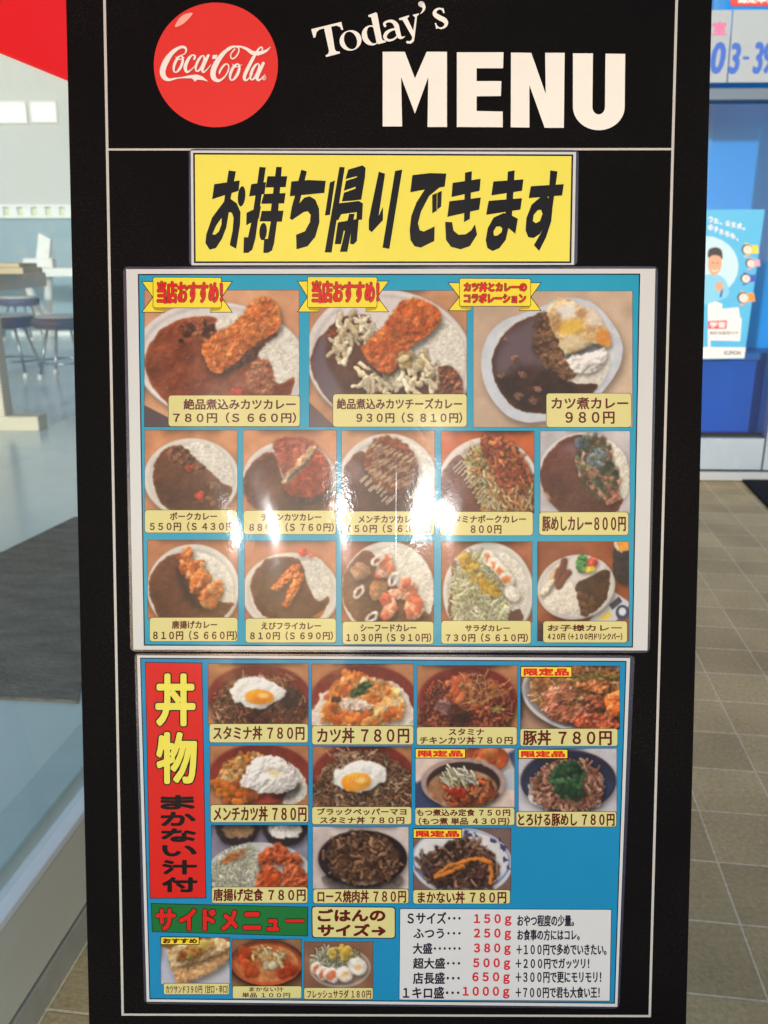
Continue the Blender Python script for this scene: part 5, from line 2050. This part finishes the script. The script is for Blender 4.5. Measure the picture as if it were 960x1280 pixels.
class Sheet:
    def __init__(s, name, film, paper, label, cat):
        bx = (film[2][0] + film[3][0]) / 2
        by = (film[2][1] + film[3][1]) / 2
        u, v = B(bx, by)
        s.org = (u, v)
        p = BASE + Vector((u, 0, 0)) + BU * v + BN * .0006
        s.root = empty(name, p, TILT)
        tag(s.root, label, cat)
        m = MB()
        m.slab(quad(rquad(film, 7), s.org)[::-1], 0, .0011, bev=.0006)
        m.build('laminate_film', FILM, s.root)
        m = MB()
        m.flat([quad(paper, s.org)], .00125)
        m.build('paper', I_PAPER, s.root)

    def fill(s, name, q, mats, z, edge=0, r=0, parent=None, label=None):
        """Printed panel; a thin outline of the second ink lies just under it."""
        m = MB()
        q = rquad(q, r) if r else q
        c = np.mean(np.array(q), axis=0)
        if edge:
            m.flat([quad(q, s.org)], z, 1)
            xs = [p[0] for p in q]
            ys = [p[1] for p in q]
            hx, hy = (max(xs) - min(xs)) / 2, (max(ys) - min(ys)) / 2
            q = [(c[0] + (p[0] - c[0]) * (1 - edge / hx), c[1] + (p[1] - c[1]) * (1 - edge / hy)) for p in q]
        m.flat([quad(q, s.org)], z + .00003, 0)
        return m.build(name, mats, parent or s.root, label=label)

    def text(s, name, lines, mats, z, parent=None, bold=.35, shear=0, label=None, n=6, slope=0):
        m = MB()
        for body, box in lines:
            write(m, body, box, z, s.org, bold, shear, 0, n, slope=slope)
        return m.build(name, mats, parent or s.root, label=label)

    def outlined(s, name, lines, fillm, edgem, z, parent=None, bold=.5, out=1.0, shear=0, label=None):
        m = MB()
        for body, (x0, y0, x1, y1) in lines:
            write(m, body, (x0 - out, y0 - out, x1 + out, y1 + out), z, s.org, bold + out, shear, 1, 10)
            write(m, body, (x0, y0, x1, y1), z + .00006, s.org, bold, shear, 0, 8)
        return m.build(name, [fillm, edgem], parent or s.root, label=label)

    def price(s, box, lines, bold=.4, r=4):
        x0, y0, x1, y1 = box
        o = s.fill('price_label', [(x0, y0), (x1, y0), (x1, y1), (x0, y1)], [I_LABEL, I_LABEDGE], .00165, .6, r)
        s.text('lettering', lines, I_MAROON, .00172, o, bold)
        return o

    def photo(s, rect, org, sc, fn, seed, label):
        p = Pic(rect, org, sc, seed)
        fn(p)
        return photo_mesh('dish_photo', p, .0015, s.org, s.root, label)


# --- yellow take-out banner
bn = Sheet('takeout_banner', [(236, 186.5), (723.5, 188), (721.5, 332.5), (236.5, 333)], [(239, 189), (719.5, 191), (717, 331.5), (240, 332)],
           'laminated yellow banner with bold black brush characters under the headline', 'banner')
bn.fill('yellow_field', [(242, 192), (716, 194), (713.5, 329.5), (243, 329.5)], [I_YELLOW, I_BLACK], .0014, 2.2)
m = MB()
b = Brush(m, lambda x, y: (235 + x * .2604, 190 + y * .2604), bn.org, .0015)
b.poly([(128, 158), (250, 140), (245, 190), (118, 230)])
b.poly([(197, 92), (232, 97), (200, 262), (172, 262)])
b.poly([(180, 234), (206, 228), (236, 250), (254, 292), (252, 350), (233, 467), (202, 450), (216, 380), (221, 318), (212, 294), (198, 292), (186, 365), (165, 420), (136, 464), (106, 472), (86, 440), (90, 398), (118, 318)],
       [(163, 320), (138, 355), (119, 398), (132, 400), (150, 385), (163, 350)])
def dot(cx, cy, rx, ry, a):
    a = R(a)
    b.poly([(cx + rx * math.cos(t) * math.cos(a) - ry * math.sin(t) * math.sin(a), cy + rx * math.cos(t) * math.sin(a) + ry * math.sin(t) * math.cos(a)) for t in np.linspace(0, 2 * math.pi, 20, endpoint=False)])
dot(259, 216, 18, 49, 5)
b.poly([(305, 158), (376, 148), (369, 205), (295, 217)])
b.poly([(345, 75), (375, 78), (342, 300), (325, 420), (310, 472), (290, 487), (268, 487), (270, 412), (290, 412), (310, 320)])
b.poly([(283, 295), (352, 262), (342, 322), (281, 355)])
b.poly([(425, 75), (452, 76), (434, 292), (398, 292)])
b.poly([(383, 120), (478, 120), (470, 172), (374, 174)])
b.poly([(366, 205), (470, 200), (463, 250), (352, 252)])
b.poly([(356, 286), (460, 285), (452, 338), (345, 336)])
b.poly([(400, 330), (430, 330), (415, 440), (405, 475), (385, 487), (363, 487), (367, 420), (385, 420)])
dot(362, 385, 18, 42, 4)
b.poly([(497, 145), (580, 138), (662, 142), (655, 200), (490, 216)])
b.poly([(545, 88), (572, 97), (556, 160), (526, 160)])
b.poly([(524, 180), (552, 180), (536, 250), (560, 222), (585, 216), (612, 232), (630, 275), (632, 340), (612, 410), (575, 455), (522, 470), (520, 400), (562, 384), (586, 340), (590, 305), (576, 288), (556, 292), (500, 330), (490, 322), (500, 265)])
b.poly([(682, 150), (706, 140), (682, 305), (658, 308)])
b.poly([(728, 75), (753, 77), (690, 485), (657, 485)])
b.poly([(770, 88), (838, 68), (853, 80), (850, 125), (832, 232), (796, 236), (812, 120), (756, 134)])
b.poly([(759, 142), (818, 123), (812, 168), (748, 190)])
b.poly([(749, 199), (808, 178), (802, 236), (739, 241)])
b.poly([(722, 250), (820, 238), (840, 250), (836, 328), (808, 330), (811, 292), (736, 302), (722, 330), (712, 330)])
b.poly([(720, 341), (820, 323), (811, 430), (796, 446), (778, 444), (783, 385), (770, 378), (748, 382), (735, 445), (705, 445)])
b.poly([(774, 300), (800, 300), (765, 482), (730, 482)])
b.poly([(916, 98), (946, 108), (915, 310), (936, 266), (936, 330), (882, 388), (868, 376), (868, 330), (884, 250)])
b = Brush(m, lambda x, y: (475 + x * .2604, 190 + y * .2604), bn.org, b.z)
b.poly([(72, 95), (107, 88), (45, 468), (12, 462)])
b.poly([(155, 115), (240, 105), (318, 107), (310, 170), (285, 174), (235, 215), (196, 290), (182, 345), (190, 378), (210, 385), (262, 360), (260, 430), (195, 462), (165, 455), (146, 425), (142, 380), (150, 310), (175, 245), (214, 184), (145, 197)])
b.poly([(250, 210), (272, 200), (272, 285), (250, 298)])
b.poly([(274, 200), (296, 190), (293, 265), (274, 280)])
b.poly([(407, 103), (440, 96), (430, 325), (402, 340)])
b.poly([(348, 152), (482, 132), (477, 190), (342, 220)])
b.poly([(332, 240), (483, 222), (475, 280), (322, 315)])
b.poly([(312, 338), (345, 340), (352, 380), (375, 400), (410, 398), (436, 380), (455, 350), (465, 400), (430, 455), (385, 470), (340, 458), (316, 425)])
b.poly([(612, 98), (645, 92), (632, 310), (600, 310)])
b.poly([(543, 145), (687, 135), (680, 190), (533, 212)])
b.poly([(520, 238), (680, 225), (672, 280), (508, 305)])
b.poly([(592, 296), (624, 304), (660, 324), (648, 396), (615, 368), (602, 425), (572, 464), (540, 478), (514, 464), (506, 426), (516, 368), (544, 318)], [(556, 362), (543, 385), (546, 405), (562, 404), (582, 388), (586, 370), (574, 360)])
b.poly([(722, 168), (880, 158), (872, 212), (712, 225)])
b.poly([(815, 92), (850, 97), (826, 270), (820, 335), (795, 412), (762, 478), (737, 450), (768, 396), (800, 325), (806, 240)])
b.poly([(768, 220), (800, 216), (816, 240), (802, 330), (766, 396), (736, 416), (710, 412), (697, 380), (701, 320), (726, 256)], [(756, 282), (736, 305), (732, 335), (746, 345), (766, 334), (778, 300), (771, 281)])
m.build('black_lettering', I_BLACK, bn.root)

# --- curry menu
cs = Sheet('curry_menu_sheet', [(154, 333.5), (822.5, 333), (812, 816), (163, 814.5)], [(158.5, 337), (818.5, 336.5), (808.5, 812.5), (167.5, 811.5)],
           'upper laminated curry menu with thirteen dish photos on a turquoise ground', 'menu sheet')
cs.fill('turquoise_field', [(173, 343), (799.5, 342.5), (790.5, 809), (180.5, 806.5)], [I_CYAN, I_BLACK], .0014, 1.6)
Z1, ZA, ZB, ZC = 4.571, (175, 340), (380, 340), (585, 340)
CURRIES = [
    ((181, 363, 374.5, 534), ZA, Z1, dish_cutlet_curry, 'photo of a fried cutlet lying across brown curry'),
    ((386.5, 363.5, 583.5, 534), ZB, Z1, dish_cheese_curry, 'photo of cutlet curry strewn with cheese strips'),
    ((591, 364, 790, 534.5), ZC, Z1, dish_egg_curry, 'photo of dark curry with egg on an oval plate'),
    ((181.5, 537.5, 297.5, 640), (175, 530), 3.84, dish_pork_curry, 'photo of plain brown curry beside white rice'),
    ((304, 537.5, 421, 640), (175, 530), 3.84, dish_chicken_cutlet_curry, 'photo of curry with a split reddish cutlet'),
    ((427, 538, 543.5, 641), (420, 530), 3.84, dish_minced_cutlet_curry, 'photo of curry with a round striped cutlet'),
    ((551, 538.5, 667.5, 641.5), (420, 530), 3.84, dish_stamina_pork_curry, 'photo of curry heaped with fried pork and vegetables'),
    ((674.5, 538.5, 787, 642), (600, 530), 4.8, dish_pork_rice_curry, 'photo of curry topped with green onions'),
    ((185, 674.5, 298.5, 773), (175, 670), 3.84, dish_fried_chicken_curry, 'photo of curry with a row of fried chicken pieces'),
    ((306, 675.5, 420.5, 774.5), (175, 670), 3.84, dish_prawn_curry, 'photo of curry with two fried prawns'),
    ((427, 676.5, 542.5, 777.5), (420, 670), 3.84, dish_seafood_curry, 'photo of curry with prawns and squid rings'),
    ((551, 676.5, 665, 777.5), (420, 670), 3.84, dish_salad_curry, 'photo of curry under salad and egg slices'),
    ((671, 676.5, 785.5, 801), (600, 670), 4.8, dish_childrens_plate, "photo of a divided children's plate with a drink"),
]
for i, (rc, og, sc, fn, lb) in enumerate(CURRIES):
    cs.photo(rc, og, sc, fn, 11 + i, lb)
PR = cs.price
PR((211, 494, 375.5, 533.5), [('絶品煮込みカツカレー', (230, 498.5, 370, 512.5)), ('７８０円（Ｓ ６６０円）', (217, 515.5, 370.5, 529))], .45)
PR((416, 492.5, 583.5, 534), [('絶品煮込みカツチーズカレー', (421, 498, 577.5, 512)), ('９３０円（Ｓ ８１０円）', (445.5, 515.5, 577.5, 529))], .45)
PR((682, 491.5, 788.5, 534.5), [('カツ煮カレー', (688.5, 496.5, 784.5, 512)), ('９８０円', (706, 514.5, 767.5, 530))], .5)
PR((181.5, 637, 297.5, 666), [('ポークカレー', (213, 640, 272, 650)), ('５５０円（Ｓ ４３０円）', (188, 652, 296.5, 663.5))])
PR((304.5, 637.5, 420.5, 668), [('チキンカツカレー', (327, 641.5, 402, 651)), ('８８０円（Ｓ ７６０円）', (312, 653, 417.5, 664.5))])
PR((427, 638.5, 543, 669), [('メンチカツカレー', (448, 644, 523.5, 653.5)), ('７５０円（Ｓ ６３０円）', (433, 655, 539, 666))])
PR((549.5, 639, 666, 669.5), [('スタミナポークカレー', (556.5, 643.5, 657, 653.5)), ('８００円', (588, 656, 626.5, 667))])
PR((673, 639.5, 785, 669), [('豚めしカレー８００円', (677, 645, 781.5, 664))], .55)
PR((187.5, 771, 298, 801.5), [('唐揚げカレー', (215.5, 775, 272, 785.5)), ('８１０円（Ｓ ６６０円）', (192, 787.5, 297, 799.5))])
PR((307, 772, 420.5, 803), [('えびフライカレー', (327, 777, 401.5, 786.5)), ('８１０円（Ｓ ６９０円）', (313, 788.5, 416.5, 799.5))])
PR((428, 776, 542, 805), [('シーフードカレー', (450.5, 779.5, 520.5, 789)), ('１０３０円（Ｓ ９１０円）', (433, 790.5, 539, 802))])
PR((551, 775, 663.5, 804.5), [('サラダカレー', (581, 780, 637, 789)), ('７３０円（Ｓ ６１０円）', (557, 791, 659.5, 802))])
PR((678, 775.5, 783.5, 803), [('お子様カレー', (684, 780, 776.5, 788.5)), ('４２０円（＋１００円ドリンクバー）', (684, 790.5, 777, 799.5))], .35)


def ribbon(box, tl, tr, lines, bold):
    x0, y0, x1, y1 = box
    m = MB()
    f = lambda pts, z, mi: m.flat([quad(pts, cs.org)], z, mi)
    ym = (y0 + y1) / 2 + 6
    for xa, xb, xi in ((x0 + 1, tl, x0 + 14), (x1 - 1, tr, x1 - 14)):
        nx = xa + (xb - xa) * .15
        sg = 1 if xb > xa else -1
        tail = [(xa - sg * 1, y0 + 4.6), (xb + sg * 1.6, y0 + 4.6), (nx + sg * .2, ym), (xb + sg * 1.6, y1 + 6.2), (xi, y1 + 6.2), (xi, y1 - 2)]
        f(tail if sg < 0 else tail, .00160, 1)
        tail = [(xa, y0 + 5.5), (xb, y0 + 5.5), (nx - sg * 1, ym), (xb, y1 + 5.4), (xi + sg * .8, y1 + 5.4), (xi + sg * .8, y1 - 2)]
        f(tail, .00163, 0)
        f([(xi, y1 - 1), (xa, y1 - 1), (xa, y1 + 3.2), (xi, y1 + 5)], .00165, 2)
    f(rquad([(x0 - .7, y0 - .7), (x1 + .7, y0 - .2), (x1 + .7, y1 + .7), (x0 - .7, y1 + .7)], 2), .00168, 1)
    f(rquad([(x0, y0), (x1, y0 + .5), (x1, y1), (x0, y1)], 2), .00171, 0)
    o = m.build('ribbon', [I_RIBBON, I_BLACK, I_FOLD], cs.root)
    cs.outlined('lettering', lines, I_RED, I_BLACK, .00176, o, bold, .55)


ribbon((192.5, 347.5, 277, 385), 179, 290, [('当店おすすめ！', (197, 352, 279, 380))], .9)
ribbon((385, 347, 471, 384.5), 373, 485, [('当店おすすめ！', (390, 351.5, 474, 379.5))], .9)
ribbon((574.5, 349, 662.5, 383), 561, 675, [('カツ丼とカレーの', (579.5, 353.5, 658, 365.5)), ('コラボレーション', (579.5, 367.5, 657, 379.5))], .6)

# --- rice bowl menu
rs_ = Sheet('rice_bowl_menu_sheet', [(168, 815.8), (793.5, 818.5), (774, 1260), (180.5, 1254)], [(172, 818.5), (787, 822), (771, 1257), (184, 1250.5)],
            'lower laminated rice bowl menu with red banner and portion size table', 'menu sheet')
rs_.fill('blue_field', [(175.8, 821.5), (782.5, 825.5), (768, 1253), (187.5, 1247.5)], [I_CYAN2, I_BLACK], .0014, 1.3)
Z2 = 3.6226
Z3 = 3.6923
BOWLS = [
    ((260.5, 828.5, 386, 905), (255, 820), Z2, dish_stamina_bowl, 'photo of a shredded meat bowl with fried egg, top row'),
    ((389.5, 829, 517, 908), (255, 820), Z2, dish_cutlet_bowl, 'photo of a cutlet bowl with egg and green leaf'),
    ((521, 831, 646.5, 910), (515, 820), Z2, dish_chicken_cutlet_bowl, 'photo of a reddish cutlet bowl in a red dish'),
    ((650, 831.5, 774, 911), (515, 820), Z2, dish_pork_bowl, 'photo of glazed pork slices in a silver-rimmed bowl'),
    ((263, 931, 386, 1006), (255, 925), Z2, dish_minced_cutlet_bowl, 'photo of a minced cutlet bowl under white egg'),
    ((391, 932, 514.5, 1008), (255, 925), Z2, dish_pepper_mayo_bowl, 'photo of a brown meat bowl with fried egg, middle row'),
    ((519, 934, 643, 1010), (515, 925), Z2, dish_stew_set, 'photo of a stew pot on a blue tray'),
    ((647.5, 934.5, 770.5, 1014), (515, 925), Z2, dish_melting_pork, 'photo of pork and green onions in a dark blue bowl'),
    ((264.5, 1030, 385, 1109), (255, 1025), Z3, dish_fried_chicken_set, 'photo of fried chicken with shredded cabbage and two bowls'),
    ((391, 1032, 511, 1110), (255, 1025), Z3, dish_grilled_loin_bowl, 'photo of grilled meat in a black bowl'),
    ((516, 1034, 638.5, 1112), (505, 1025), Z3, dish_staff_meal_bowl, 'photo of a meat bowl in white and blue china'),
    ((201.5, 1170, 288, 1229), (180, 1125), 3.0, dish_cutlet_sandwich, 'photo of a thick toasted sandwich'),
    ((290, 1172, 377.5, 1233), (180, 1125), 3.0, dish_soup, 'photo of an orange soup in a dark bowl'),
    ((380, 1175.5, 466.5, 1235), (180, 1125), 3.0, dish_salad, 'photo of a small salad with egg slices'),
]
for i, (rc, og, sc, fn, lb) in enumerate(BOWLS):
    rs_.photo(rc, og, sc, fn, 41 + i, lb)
PR = rs_.price
PR((262, 903.5, 385.5, 927.5), [('スタミナ丼 ７８０円', (267, 906.5, 381, 924))], .5, 3)
PR((390, 906, 517, 930), [('カツ丼 ７８０円', (396.5, 908.5, 511.5, 928))], .55, 3)
PR((520.5, 907.5, 646, 930.5), [('スタミナ', (560.5, 909.5, 605, 918.3)), ('チキンカツ丼７８０円', (524.5, 919.5, 640.5, 929.3))], .35, 3)
PR((649.5, 909.5, 771.5, 932), [('豚丼 ７８０円', (653, 911.5, 764, 930.8))], .6, 3)
PR((263.5, 1004.5, 386, 1027), [('メンチカツ丼 ７８０円', (267.5, 1006.5, 383.5, 1025.5))], .55, 3)
PR((390, 1007, 514.5, 1029.5), [('ブラックペッパーマヨ', (396.5, 1008.8, 508, 1017.8)), ('スタミナ丼 ７８０円', (400, 1019.5, 505.5, 1028.5))], .35, 3)
PR((518.5, 1008, 643, 1030.5), [('もつ煮込み定食 ７５０円', (520.5, 1010, 637.5, 1019)), ('（もつ煮 単品 ４３０円）', (523, 1020.5, 636.5, 1029.8))], .35, 3)
PR((644.5, 1013, 770, 1032.5), [('とろける豚めし ７８０円', (647, 1015.5, 767.5, 1031.3))], .5, 3)
PR((265, 1107, 385, 1127.5), [('唐揚げ定食 ７８０円', (267, 1109, 382.5, 1125))], .5, 3)
PR((391.5, 1109.5, 511, 1128), [('ロース焼肉丼 ７８０円', (397, 1111, 507.5, 1127))], .45, 3)
PR((516, 1110.5, 637.5, 1128.5), [('まかない丼 ７８０円', (522, 1112.5, 632.5, 1127.8))], .45, 3)
PR((205, 1227, 287.5, 1241.5), [('カツサンド３９０円（甘口・辛口）', (208, 1229.5, 286, 1240))], .2, 2)
PR((291, 1230.5, 377.5, 1246.5), [('まかない汁', (312, 1231.8, 355, 1237.6)), ('単品 １００円', (303, 1238.8, 363, 1245.2))], .2, 2)
PR((380, 1232.5, 466.5, 1247.5), [('フレッシュサラダ １８０円', (384, 1235.5, 464, 1246))], .25, 2)

o = rs_.fill('red_banner', [(182, 826.8), (253.3, 827.6), (258.5, 1121.5), (188, 1122)], [I_RED, I_BLACK], .0015, .9)
rs_.outlined('yellow_lettering', [('丼', (195, 841, 245, 907)), ('物', (196, 914, 247, 979))], I_YELLOW, I_BLACK, .0016, o, 1.9, 1.7)
rs_.text('black_lettering', [('ま', (201, 992.5, 244.5, 1011)), ('か', (201.5, 1013.5, 245.5, 1031.5)), ('な', (202, 1034, 246, 1051.5)), ('い', (203, 1055, 246.5, 1069.5)), ('汁', (203, 1073.5, 247, 1092)), ('付', (203, 1095, 247.5, 1114))], I_BLACK, .0016, o, 1.25, 0, n=10)
o = rs_.fill('green_banner', [(189.5, 1127.5), (385.5, 1132), (385, 1169), (190.5, 1163.5)], [I_GREEN, I_BLACK], .0015, .9)
rs_.outlined('red_lettering', [('サ', (195, 1134, 220.5, 1162)), ('イ', (224, 1134, 246, 1161.5)), ('ド', (254, 1134.5, 270.5, 1162)), ('メ', (277, 1136, 298, 1162)), ('ニ', (304, 1138.5, 327, 1161)), ('ュ', (333.5, 1147, 349.5, 1162)), ('ー', (357, 1147.5, 381, 1151.5))], I_RED, I_BLACK, .0016, o, 1.5, 1.1)
o = rs_.fill('rice_size_label', [(389.5, 1131), (494.5, 1132), (494.5, 1172), (390, 1171)], [I_LABEL, I_BLACK], .0015, 1.2, 4)
rs_.text('lettering', [('ごはんの', (397, 1134.5, 482, 1150.5)), ('サイズ→', (397, 1153, 482.5, 1169))], I_MAROON, .0016, o, 1.0)
for (x0, y0, x1, y1), s_ in (((650, 832, 714.5, 846), '限定品'), ((518.5, 934.3, 582, 947), '限定品'), ((647, 935, 709.5, 947.5), '限定品'), ((516, 1034.3, 577.5, 1047), '限定品'), ((201.3, 1169, 250, 1179.5), 'おすすめ')):
    o = rs_.fill('yellow_tag', [(x0, y0), (x1, y0 + .4), (x1, y1), (x0, y1)], [I_RIBBON, I_BLACK], .00166, 1.0)
    k = (x1 - x0) * .06
    rs_.text('lettering', [(s_, (x0 + k, y0 + 2.2, x1 - k, y1 - 1.8))], I_RED if s_[0] == '限' else I_MAROON, .00175, o, .8 if s_[0] == '限' else .5)
o = rs_.fill('portion_table', [(499.5, 1134), (764, 1135), (762, 1250), (498.5, 1248.5)], [I_WHITE, I_BLACK], .0015, .8)
rows = [('Ｓサイズ･･･', (509, 1138.5, 575.6, 1153.5), '１５０ｇ', (592, 1141, 639, 1156), 'おやつ程度の少量。', (646, 1142, 717, 1156.5)),
        ('ふつう･･･', (516.5, 1159, 575.6, 1171.5), '２５０ｇ', (592, 1159, 638.5, 1174), 'お食事の方にはコレ。', (646, 1160, 724, 1174)),
        ('大盛･･････', (516, 1177, 575.6, 1191), '３８０ｇ', (592, 1177.5, 638, 1192.5), '＋１００円で多めでいきたい。', (645, 1178, 757.5, 1192.5)),
        ('超大盛･･･', (516, 1195.5, 575, 1209.5), '５００ｇ', (591, 1196, 637.5, 1211), '＋２００円でガッツリ！', (644, 1196, 736, 1209.5)),
        ('店長盛･･･', (516, 1213.5, 574.5, 1228.5), '６５０ｇ', (590, 1213.5, 637, 1228.5), '＋３００円で更にモリモリ！', (644, 1213, 751, 1227)),
        ('１キロ盛･･･', (503.5, 1231.5, 574, 1246.5), '１０００ｇ', (578, 1231.5, 636.5, 1246.5), '＋７００円で君も大食い王！', (644, 1231.5, 749, 1246))]
rs_.text('size_lettering', [(r[0], r[1]) for r in rows], I_NAVY, .0016, o, .45)
rs_.text('weight_lettering', [(r[2], r[3]) for r in rows], I_FIG, .0016, o, .6)
rs_.text('remark_lettering', [(r[4], r[5]) for r in rows], I_NAVY, .0016, o, .4)
